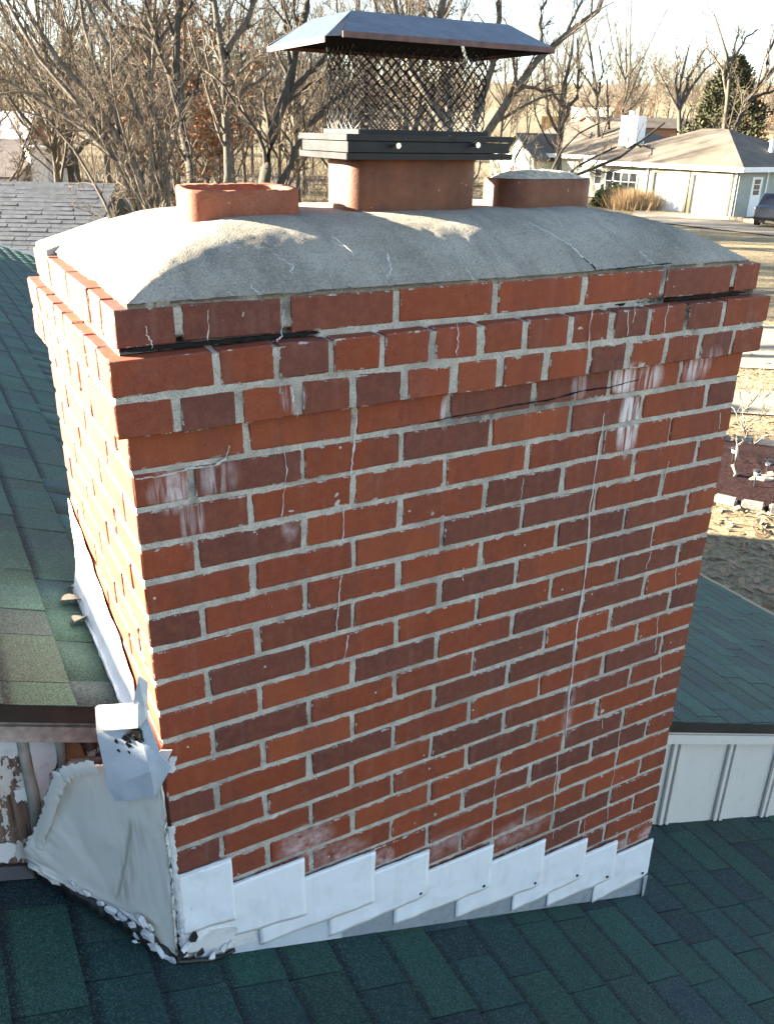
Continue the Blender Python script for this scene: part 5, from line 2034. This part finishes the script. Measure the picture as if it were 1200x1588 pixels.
# cedar
def cedar():
    rng = np.random.default_rng(41)
    base = deep(1122, 215, 70)
    z = ground_z(base[0], base[1])
    t = thing('cedar_tree', 'dark green cedar standing behind the hipped garage roof', 'tree', (base[0], base[1], z))
    H, Rb = 9.4, 3.3
    b = MB()
    b.tube([(0, 0, 0), (0, 0, H * .5), (.1, 0, H * .95)], [.25, .16, .03], 8)
    b.build('trunk', MAT['bark_dark'], t)
    n = 7800
    h = rng.beta(1.4, 1.6, n)
    a = rng.uniform(0, 2 * math.pi, n)
    lobes = 1 + .22 * np.sin(a * 5 + h * 9) + .18 * np.sin(a * 3 - h * 17) + .12 * np.sin(h * 40 + a * 2)
    prof = np.where(h < .22, .75 + h * 1.1, (1 - h) ** .62 * 1.15)
    r = Rb * prof * lobes * rng.uniform(.25, 1, n) ** .55
    c = np.stack([r * np.cos(a), r * np.sin(a), .8 + h * (H - .8)], 1)
    out = c * np.array([1, 1, 0])
    out /= np.linalg.norm(out, axis=1, keepdims=True) + 1e-6
    d = out * .6 + np.array([0, 0, .5]) + rng.normal(size=(n, 3)) * .45
    d /= np.linalg.norm(d, axis=1, keepdims=True)
    s = np.cross(d, rng.normal(size=(n, 3)))
    s /= np.linalg.norm(s, axis=1, keepdims=True)
    L = rng.uniform(.22, .55, n)[:, None]
    V = np.stack([c - s * L * .22, c + s * L * .22, c + d * L], 1).reshape(-1, 3)
    link('crown', mesh_from('crown', V, np.arange(n * 3).reshape(-1, 3)), MAT['needles'], t)


cedar()

# ------------------------------------------------------------------ flower bed
bc = on_ground(1176, 738)
BA, BB = 2.15, 1.62


def bed_pt(a, k=1.0):
    dx = np.array([ray(1176, 738)[1], -ray(1176, 738)[0], 0])
    dx /= np.linalg.norm(dx)
    dy = np.array([-dx[1], dx[0], 0])
    return bc + dx * BA * k * math.cos(a) + dy * BB * k * math.sin(a)


V = [tuple(bc + np.array([0, 0, .10]))]
nr, na = 10, 72
for i in range(1, nr + 1):
    for k in range(na):
        p = bed_pt(2 * math.pi * k / na, i / nr)
        V.append((p[0], p[1], ground_z(p[0], p[1]) + .10 - .05 * (i / nr) ** 3 + fbm(p[0] * 5, p[1] * 5, 1) * .03))
Fc = [(0, 1 + k, 1 + (k + 1) % na) for k in range(na)]
for i in range(nr - 1):
    for k in range(na):
        a, c = 1 + i * na + k, 1 + i * na + (k + 1) % na
        Fc.append((a, a + na, c + na, c))
link('flower_bed', mesh_from('flower_bed', V, Fc, True), MAT['mulch'], kind='structure')


def edging():
    bmh = bmesh.new()
    bmesh.ops.create_cube(bmh, size=1.0)
    for v in bmh.verts:
        v.co = Vector((v.co.x * .34, v.co.y * .13, v.co.z * .15))
    bmesh.ops.bevel(bmh, geom=list(bmh.edges), offset=.025, segments=2, affect='EDGES')
    me = bpy.data.meshes.new('edging_block')
    bmh.to_mesh(me)
    bmh.free()
    me.materials.append(MAT['edging'])
    t = thing('bed_edging', 'ring of grey concrete blocks edging the mulched bed', 'edging', tuple(bc))
    n = 34
    for k in range(n):
        a = 2 * math.pi * (k + .5) / n
        p, p2 = bed_pt(a, 1.03), bed_pt(a + .01, 1.03)
        o = link('edging_block', me, None, t)
        o.location = (p[0] - bc[0], p[1] - bc[1], ground_z(p[0], p[1]) - bc[2] + .06)
        o.rotation_euler = (random.uniform(-.04, .04), random.uniform(-.03, .03), math.atan2(p2[1] - p[1], p2[0] - p[0]))


edging()
sb = on_ground(1134, 752)
rng = np.random.default_rng(51)
hgt = 2.0
dpx = np.linalg.norm(sb - CAM)
sap = []
Ds = float((sb - CAM) @ M[2])
stem = pxl([(1134, 752), (1142, 715), (1150, 690), (1152, 662)], Ds)
limbs = [(stem, .032, .022)]
for pts in ([(1152, 664), (1140, 640), (1125, 615), (1112, 590)], [(1152, 662), (1160, 630), (1162, 595), (1160, 565)], [(1152, 664), (1175, 640), (1190, 610), (1205, 585)], [(1152, 668), (1172, 655), (1195, 650), (1215, 640)],
            [(1150, 680), (1168, 690), (1185, 680), (1205, 662)], [(1152, 664), (1148, 620), (1142, 590)], [(1158, 640), (1178, 600), (1185, 560)]):
    limbs.append((pxl(pts, Ds), .011, .005))
limbs = [([np.array(p) - sb for p in pts], a, c) for pts, a, c in limbs]
tr, cr, _ = tree_meshes(limbs, rng, 5, 4, 2, twig_r=.0028, lens=(.4, .45, .5))
t = thing('sapling', 'bare young sapling growing in the mulched bed', 'tree', tuple(sb))
link('trunk', tr, MAT['pale_bark'], t)
link('crown', cr, MAT['pale_bark'], t)


def solar_light(u, v, label):
    p = on_ground(u, v)
    t = thing('garden_light', label, 'garden light', (p[0], p[1], p[2] + .06), 0, 'solar lights in the flower bed')
    b = MB()
    b.tube([(0, 0, 0), (0, 0, .26)], .012, 8)
    b.build('stake', MAT['plastic'], t)
    b = MB()
    b.tube([(0, 0, .26), (0, 0, .33)], [.035, .05], 10)
    b.build('lens', MAT['lens'], t)
    b = MB()
    b.tube([(0, 0, .33), (0, 0, .345), (0, 0, .37)], [.07, .07, .03], 12)
    b.build('lamp_cap', MAT['plastic'], t)


solar_light(1132, 728, 'solar garden light left of the sapling stem')
solar_light(1184, 748, 'solar garden light at the back right of the bed')
solar_light(1166, 765, 'solar garden light beside the pale stones at the front of the bed')
pp = on_ground(1183, 755)
for i, (dx, dy, s) in enumerate([(0, 0, .16), (.2, .06, .13), (-.17, .05, .12), (.05, .18, .12), (.22, -.1, .09)]):
    chunk('pale_stone', (pp[0] + dx, pp[1] + dy, pp[2] + .12), (s, s * .8, s * .5), MAT['stone'], None, 300 + i,
          label=['largest pale stone in the flower bed', 'pale stone right of the largest one', 'pale stone left of the largest one', 'pale stone behind the largest one', 'smallest pale stone at the right front'][i], cat='stone', group='pale stones in the flower bed')


def litter():
    rng = np.random.default_rng(61)
    n = 9000
    r = rng.uniform(6, 26, n)
    a = rng.uniform(.55, 1.25, n)
    x, y = CAM[0] + r * np.sin(a), CAM[1] + r * np.cos(a)
    keep = rng.random(n) < .35 + .65 * np.array([1 if fbm(px * .5, py * .5, 3) > -.05 else 0 for px, py in zip(x, y)])
    x, y = x[keep], y[keep]
    n = len(x)
    z = np.array([ground_z(px, py) for px, py in zip(x, y)]) + .02
    c = np.stack([x, y, z], 1)
    a_ = rng.normal(size=(n, 3)) * np.array([.05, .05, .018])
    b_ = rng.normal(size=(n, 3)) * np.array([.04, .04, .018])
    V = np.stack([c - a_, c + b_, c + a_, c - b_], 1).reshape(-1, 3)
    link('leaf_litter', mesh_from('leaf_litter', V, np.arange(n * 4).reshape(-1, 4)), MAT['litter'], None, kind='stuff', label='brown fallen leaves scattered over the dry lawn', cat='leaves')


litter()

# ------------------------------------------------------------------ the green house across the drive
H1, H2 = deep(1008, 326, 52.7), deep(1136, 334, 48.2)
GZ = (H1[2] + H2[2]) / 2
ax = H1 - H2
ax[2] = 0
LEN = np.linalg.norm(ax)
ax /= LEN
bxv = np.array([-ax[1], ax[0], 0])
if bxv @ (H2 - CAM) < 0:
    bxv = -bxv
HR = math.atan2(ax[1], ax[0])
nb = thing('ranch_house', 'pale green ranch house with tan hipped roof and two white garage doors', 'house', (H2[0], H2[1], GZ), HR)
SG = 1.0 if np.cross(ax, bxv)[2] > 0 else -1.0


def Y(v):
    return v * SG


def hb(a0, a1, b0, b1, z0, z1):
    b = MB()
    b.box((min(a0, a1), min(Y(b0), Y(b1)), z0), (max(a0, a1), max(Y(b0), Y(b1)), z1))
    return b


GL = 6.3
hb(0, GL + 4.0, 0, 9.0, -.6, 2.45).build('wall', MAT['greenwall'], nb)
hb(GL + 4.0, 24, 2.2, 11, -.6, 2.65).build('wing_wall', MAT['creamwall'], nb)


def hip(a0, a1, b0, b1, z0, rise, over=.55, mat=MAT['tanroof'], name='roof'):
    a0 -= over; a1 += over; b0 -= over; b1 += over
    w = (b1 - b0) / 2
    V = [(a0, Y(b0), z0), (a1, Y(b0), z0), (a1, Y(b1), z0), (a0, Y(b1), z0), (a0 + w, Y(b0 + w), z0 + rise), (a1 - w, Y(b0 + w), z0 + rise)]
    b = MB()
    b.add(V, [(0, 1, 5, 4), (1, 2, 5), (2, 3, 4, 5), (3, 0, 4), (3, 2, 1, 0)])
    o = b.build(name, mat, nb)
    g = MB()
    for (p, q) in ((V[0], V[1]), (V[1], V[2]), (V[3], V[0]), (V[2], V[3])):
        A, B = Vector(p), Vector(q)
        d = (B - A).normalized()
        n_ = Vector((d.y, -d.x, 0)) * .08
        g.prism([A + Vector((0, 0, .02)), B + Vector((0, 0, .02)), B - Vector((0, 0, .24)), A - Vector((0, 0, .24))], n_)
    g.build('fascia', MAT['trimw'], o)
    return o


hip(0, GL + 4.6, 0, 9.0, 2.62, 2.0)
hip(GL + 4.2, 24.5, 2.2, 11, 2.85, 2.2, name='wing_roof')
for k, (a0, a1) in enumerate(((.55, 2.95), (3.45, 5.85))):
    gd = hb(a0, a1, -.03, .03, -.05, 2.1).build('garage_door', MAT['trimw'], nb)
    for r in range(1, 4):
        hb(a0 + .02, a1 - .02, -.034, -.0305, r * .525 - .012, r * .525 + .012).build('panel_joint', MAT['greenwall'], gd)
    fr = MB()
    for q in ((a0 - .2, a0 - .01, -.16, .02, -.05, 2.30), (a1 + .01, a1 + .2, -.16, .02, -.05, 2.30), (a0 - .01, a1 + .01, -.16, .02, 2.11, 2.30)):
        c = hb(*q)
        fr.add(c.v, c.f)
    fr.build('door_frame', MAT['frame'], gd)
# window band on the front
def window(a0, a1, b0, z0, z1, n, parent=nb, face='front', rows=2):
    fr, pn = MB(), MB()
    t = .08

    def q(a, c, d0, d1, e, f):
        if face == 'front':
            return hb(a, c, b0 + d0, b0 + d1, e, f)
        m = MB()
        m.box((b0 + min(d0, d1), min(Y(a), Y(c)), e), (b0 + max(d0, d1), max(Y(a), Y(c)), f))
        return m
    sgn = -1
    for r in (q(a0, a1, sgn * .05, .0, z0, z0 + t), q(a0, a1, sgn * .05, .0, z1 - t, z1)):
        fr.add(r.v, r.f)
    for k in range(n + 1):
        x = a0 + (a1 - a0 - t) * k / n
        r = q(x, x + t, sgn * .048, .0, z0 + t, z1 - t)
        fr.add(r.v, r.f)
    for k in range(1, rows):
        zz = z0 + (z1 - z0) * k / rows
        r = q(a0 + t, a1 - t, sgn * .04, .0, zz - .02, zz + .02)
        fr.add(r.v, r.f)
    r = q(a0 + t * .5, a1 - t * .5, sgn * .03, -.002, z0 + t * .5, z1 - t * .5)
    o = fr.build('window', MAT['trimw'], parent)
    r.build('pane', MAT['glass'], o)


window(GL + .9, GL + 3.6, 0, .85, 2.05, 4)
window(GL + 5, GL + 6.6, 2.2, 1.0, 2.1, 2)
b = hb(GL + .12, GL + .24, -.10, -.02, -.2, 2.4)
b.build('downspout', MAT['trimw'], nb)
b = hb(.12, .22, -.10, -.02, -.2, 2.4)
b.build('downspout', MAT['trimw'], nb)
# side wall: door and window (the end facing right)
m = MB()
m.box((-.05, min(Y(1.2), Y(2.15)), -.1), (.0, max(Y(1.2), Y(2.15)), 2.1))
sd = m.build('side_door', MAT['trimw'], nb)
for k in range(3):
    m = MB()
    m.box((-.062, min(Y(1.4), Y(1.95)), 1.15 + k * .29), (-.052, max(Y(1.4), Y(1.95)), 1.40 + k * .29))
    m.build('pane', MAT['glass'], sd)
window(4.0, 5.6, 0, 1.1, 2.05, 1, face='side')
m = MB()
m.box((-.09, min(Y(2.5), Y(2.6)), -.2), (-.02, max(Y(2.5), Y(2.6)), 2.4))
m.build('downspout', MAT['trimw'], nb)
for k in range(12):
    m = MB()
    m.box((-.012, min(Y(.04), Y(8.9)), -.1 + k * .2), (-.001, max(Y(.04), Y(8.9)), .09 + k * .2))
    if k < 12:
        m.build('clapboard', MAT['greenwall'], nb)
# white chimney and roof vent
ch = hb(10.6, 12.0, 3.2, 4.1, 2.6, 5.35)
cho = ch.build('roof_chimney', MAT['trimw'], nb)
hb(10.75, 11.0, 3.4, 3.65, 5.35, 5.75).build('chimney_pot', MAT['redbrick'], cho)
hb(11.3, 11.55, 3.4, 3.65, 5.35, 5.65).build('chimney_pot', MAT['trimw'], cho)
m = MB()
m.tube([(1.4, Y(4.6), 3.2), (1.4, Y(4.6), 4.1)], .13, 10)
m.build('roof_vent', MAT['trimw'], nb)
# small front gable on the wing with a red door
ga, gb_ = 17.2, 20.8
m = MB()
m.prism([(ga, Y(.4), -.5), (gb_, Y(.4), -.5), (gb_, Y(.4), 2.5), ((ga + gb_) / 2, Y(.4), 3.9), (ga, Y(.4), 2.5)], (0, Y(2.0), 0))
m.build('gable_wall', MAT['creamwall'], nb)
m = MB()
mid = (ga + gb_) / 2
m.hexa([(ga - .4, Y(.1), 2.32), (mid, Y(.1), 4.02), (mid, Y(6), 4.02), (ga - .4, Y(6), 2.32), (ga - .4, Y(.1), 2.46), (mid, Y(.1), 4.18), (mid, Y(6), 4.18), (ga - .4, Y(6), 2.46)])
m.hexa([(mid + .001, Y(.1), 4.02), (gb_ + .4, Y(.1), 2.32), (gb_ + .4, Y(6), 2.32), (mid + .001, Y(6), 4.02), (mid + .001, Y(.1), 4.18), (gb_ + .4, Y(.1), 2.46), (gb_ + .4, Y(6), 2.46), (mid + .001, Y(6), 4.18)])
m.build('gable_roof', MAT['tanroof'], nb)
hb(18.6, 19.5, .36, .39, -.3, 1.9).build('front_door', MAT['red'], nb)

# shrubs by the window
def bush(u, v, D_, r, h, mat, label, name, tall=False):
    p = deep(u, v, D_)
    rng = np.random.default_rng(int(u))
    t = thing(name, label, 'shrub', (p[0], p[1], GZ - .1))
    n = 2600
    if tall:
        b = rng.normal(size=(n, 3)) * np.array([r * .35, r * .35, 0])
        d = b * .5 / r + rng.normal(size=(n, 3)) * .14 + np.array([0, 0, 1.0])
        d /= np.linalg.norm(d, axis=1, keepdims=True)
        L = rng.uniform(.5, 1, n)[:, None] * h
        s = np.cross(d, rng.normal(size=(n, 3)))
        s /= np.linalg.norm(s, axis=1, keepdims=True)
        V = np.stack([b - s * .02, b + s * .02, b + d * L], 1).reshape(-1, 3)
    else:
        d = rng.normal(size=(n, 3))
        d /= np.linalg.norm(d, axis=1, keepdims=True)
        d[:, 2] = np.abs(d[:, 2])
        lob = 1 + .2 * np.sin(d[:, 0] * 7) + .15 * np.sin(d[:, 1] * 9)
        c = d * np.array([r, r, h]) * (rng.uniform(.4, 1, n) ** .4 * lob)[:, None]
        a_ = rng.normal(size=(n, 3)) * .09
        b_ = rng.normal(size=(n, 3)) * .09
        V = np.stack([c - a_, c + b_, c + a_], 1).reshape(-1, 3)
    link('foliage', mesh_from('foliage', V, np.arange(n * 3).reshape(-1, 3)), mat, t)


bush(946, 305, 53.5, 1.0, 1.25, MAT['shrub'], 'round dark evergreen shrub left of the dry grass by the house window', 'evergreen_shrub')
bush(972, 312, 52.6, 1.3, 1.5, MAT['tallgrass'], 'tall clump of dry tan grass under the house window', 'dry_grass_clump', True)
bush(992, 316, 52.2, 1.2, 1.4, MAT['tallgrass'], 'shorter clump of dry tan grass beside the garage downspout', 'dry_grass_clump', True)


# car on the drive beside the house
def car():
    p = on_ground(1186, 338)
    p = deep(1213, 339, 45.5)
    t = thing('parked_car', 'dark car parked beside the green house at the right edge', 'car', (p[0], p[1], GZ - .12), HR + math.pi * .5 + .25)
    prof = [(-2.1, .35), (-2.15, .75), (-1.95, .98), (-1.0, 1.05), (-.45, 1.55), (1.0, 1.6), (1.75, 1.05), (2.1, .95), (2.15, .45), (2.0, .3), (-1.9, .3)]
    m = MB()
    m.prism([(x, -.85, z) for x, z in prof], (0, 1.7, 0))
    m.build('body', MAT['car'], t, bevel=.05)
    m = MB()
    m.prism([(-.92, -.86, 1.07), (-.42, -.80, 1.50), (.95, -.80, 1.54), (1.6, -.86, 1.07)], (0, -.012, 0))
    m.prism([(-.92, .86, 1.07), (-.42, .80, 1.50), (.95, .80, 1.54), (1.6, .86, 1.07)], (0, .012, 0))
    m.build('side_window', MAT['glass'], t)
    m = MB()
    m.prism([(-1.0, -.72, 1.075), (-.48, -.66, 1.53), (-.48, .66, 1.53), (-1.0, .72, 1.075)], (-.016, 0, .010))
    m.build('windscreen', MAT['glass'], t)
    for x in (-1.35, 1.35):
        for y in (-.82, .82):
            m = MB()
            m.tube([(x, y - .11, .33), (x, y + .11, .33)], .33, 18)
            w = m.build('wheel', MAT['tyre'], t)
            m = MB()
            m.tube([(x, y - .118, .33), (x, y + .118, .33)], .2, 14)
            m.build('rim', MAT['steel'], w)
    for y in (-.6, .6):
        m = MB()
        m.tube([(-2.13, y, .78), (-2.19, y, .78)], .12, 12)
        m.build('headlight', MAT['lens'], t)
    m = MB()
    m.box((-2.20, -.4, .5), (-2.14, .4, .66))
    m.build('grille', MAT['plastic'], t)


car()
# low stone border on the lawn before the garage
q0, q1 = on_ground(1092, 340), on_ground(1180, 350)
wt_ = thing('lawn_border', 'low sandstone border along the lawn in front of the garage', 'border', tuple(q0))
for k in range(9):
    a, c = k / 9, (k + .93) / 9
    A, B = (q0 + (q1 - q0) * a) - q0, (q0 + (q1 - q0) * c) - q0
    h = random.uniform(.26, .34)
    n_ = np.array([-(B - A)[1], (B - A)[0], 0])
    n_ /= np.linalg.norm(n_) / .3
    m = MB()
    m.hexa([A, B, B + n_, A + n_, A + (0, 0, h), B + (0, 0, h), B + n_ + (0, 0, h), A + n_ + (0, 0, h)])
    m.build('stone', MAT['stone'], wt_, bevel=.03)

# ------------------------------------------------------------------ houses at left and far off
def gable_house(name, label, C0, rot, L_, Wd, zb, eave, rise, wallm, roofm, over=.4, courses=0, cat='house'):
    t = thing(name, label, cat, (C0[0], C0[1], zb), rot)
    m = MB()
    m.prism([(0, -Wd / 2, 0), (0, Wd / 2, 0), (0, Wd / 2, eave), (0, 0, eave + rise), (0, -Wd / 2, eave)], (L_, 0, 0))
    m.build('wall', wallm, t)
    ang = math.atan2(rise, Wd / 2)
    m = MB()
    for s in (-1, 1):
        ye, ze = s * (Wd / 2 + over), eave - over * rise / (Wd / 2)
        zr = eave + rise
        m.hexa([(-over, ye, ze + .02), (L_ + over, ye, ze + .02), (L_ + over, s * .001, zr + .02), (-over, s * .001, zr + .02),
                (-over, ye, ze + .12), (L_ + over, ye, ze + .12), (L_ + over, s * .001, zr + .14), (-over, s * .001, zr + .14)])
    ro = m.build('roof', roofm, t)
    if courses:
        # shingle courses on the slope that faces the camera
        m = MB()
        s = 1
        slope = math.hypot(Wd / 2 + over, rise + over * rise / (Wd / 2))
        n = int(slope / .15)
        rg = random.Random(3)
        for k in range(n):
            f0, f1 = k / n, (k + 1.25) / n
            x = -over
            while x < L_ + over:
                w = rg.uniform(.25, .45)
                e = rg.choice((.020, .024, .030))
                ya, yb = s * (Wd / 2 + over) * (1 - f0), s * (Wd / 2 + over) * (1 - min(f1, 1))
                za, zb_ = eave - over * rise / (Wd / 2) + (rise + over * rise / (Wd / 2)) * f0 + .12, eave - over * rise / (Wd / 2) + (rise + over * rise / (Wd / 2)) * min(f1, 1) + .125
                x1 = min(x + w - .012, L_ + over)
                if x1 - x > .02:
                    m.add([(x, ya, za), (x1, ya, za), (x1, ya, za + e), (x, ya, za + e), (x1, yb, zb_ + .004), (x, yb, zb_ + .004)], [(0, 1, 2, 3), (3, 2, 4, 5), (1, 4, 2), (0, 3, 5)])
                x += w
        o = m.build('roof_shingles', roofm, ro)
        o['kind'] = 'stuff'
    return t


pR = deep(152, 283, 19.0)
pL = deep(-150, 283, 19.0)
dirv = pL - pR
L_ = float(np.hypot(dirv[0], dirv[1]))
nh = gable_house('neighbour_house', 'neighbouring house with weathered grey shingle roof at left', pR, math.atan2(dirv[1], dirv[0]), L_ + 4, 9.0, ground_z(pR[0], pR[1]), pR[2] - ground_z(pR[0], pR[1]) - 2.7, 2.55, MAT['creamwall'], MAT['greyroof'], .4, 1)
# far left: pale house with dark roof and a white chimney stack
pf = deep(58, 262, 44)
g2 = gable_house('far_house', 'white house with dark roof behind the grey roofed neighbour', deep(66, 262, 46), math.atan2(dirv[1], dirv[0]), 12, 8, ground_z(pf[0], pf[1]), 2.3, 1.5, MAT['trimw'], MAT['darkroof'])
m = MB()
zc = pf[2] - ground_z(pf[0], pf[1])
m.box((-.5, -.4, 0), (.5, .4, zc + .95))
t = thing('white_chimney_stack', 'white painted chimney stack beside the dark far roof at left', 'chimney', (pf[0], pf[1], ground_z(pf[0], pf[1])), HR)
m.build('shaft', MAT['trimw'], t, bevel=.03)
m = MB()
m.box((-.58, -.48, zc + .951), (.58, .48, zc + 1.1))
m.build('stack_cap', MAT['trimw'], t, bevel=.02)
m = MB()
m.tube([(0, -.41, zc - .2), (0, -.405, zc - .2)], .16, 12)
m.build('round_vent', MAT['plastic'], t)
p = deep(20, 225, 62)
gable_house('far_house', 'pale far house with broad white roof at the left edge', deep(60, 240, 60), math.atan2(dirv[1], dirv[0]) + .1, 14, 9, ground_z(p[0], p[1]), 2.6, 2.0, MAT['redbrick'], MAT['trimw'])
p = deep(968, 165, 165)
gable_house('hill_house', 'cream gabled house on the skyline above the white roof chimney', p, HR + .3, 9, 9, p[2] - 3.0, 3.2, 3.6, MAT['creamwall'], MAT['tanroof'])
p = deep(1070, 205, 120)
gable_house('far_brick_house', 'long orange brick house behind the garage roof', p, HR + 1.2, 16, 8, p[2] - 2.2, 2.6, 1.2, MAT['redbrick'], MAT['tanroof'])
p = deep(860, 188, 100)
t = thing('wooden_fence', 'tan picket fence far off above the sealed flue', 'fence', tuple(p), HR + 1.3)
for k in range(26):
    m = MB()
    m.prism([(k * .14 - 1.8, 0, -1.2), (k * .14 - 1.67, 0, -1.2), (k * .14 - 1.67, 0, .5), (k * .14 - 1.735, 0, .6), (k * .14 - 1.8, 0, .5)], (0, .02, 0))
    m.build('picket', MAT['fence'], t)
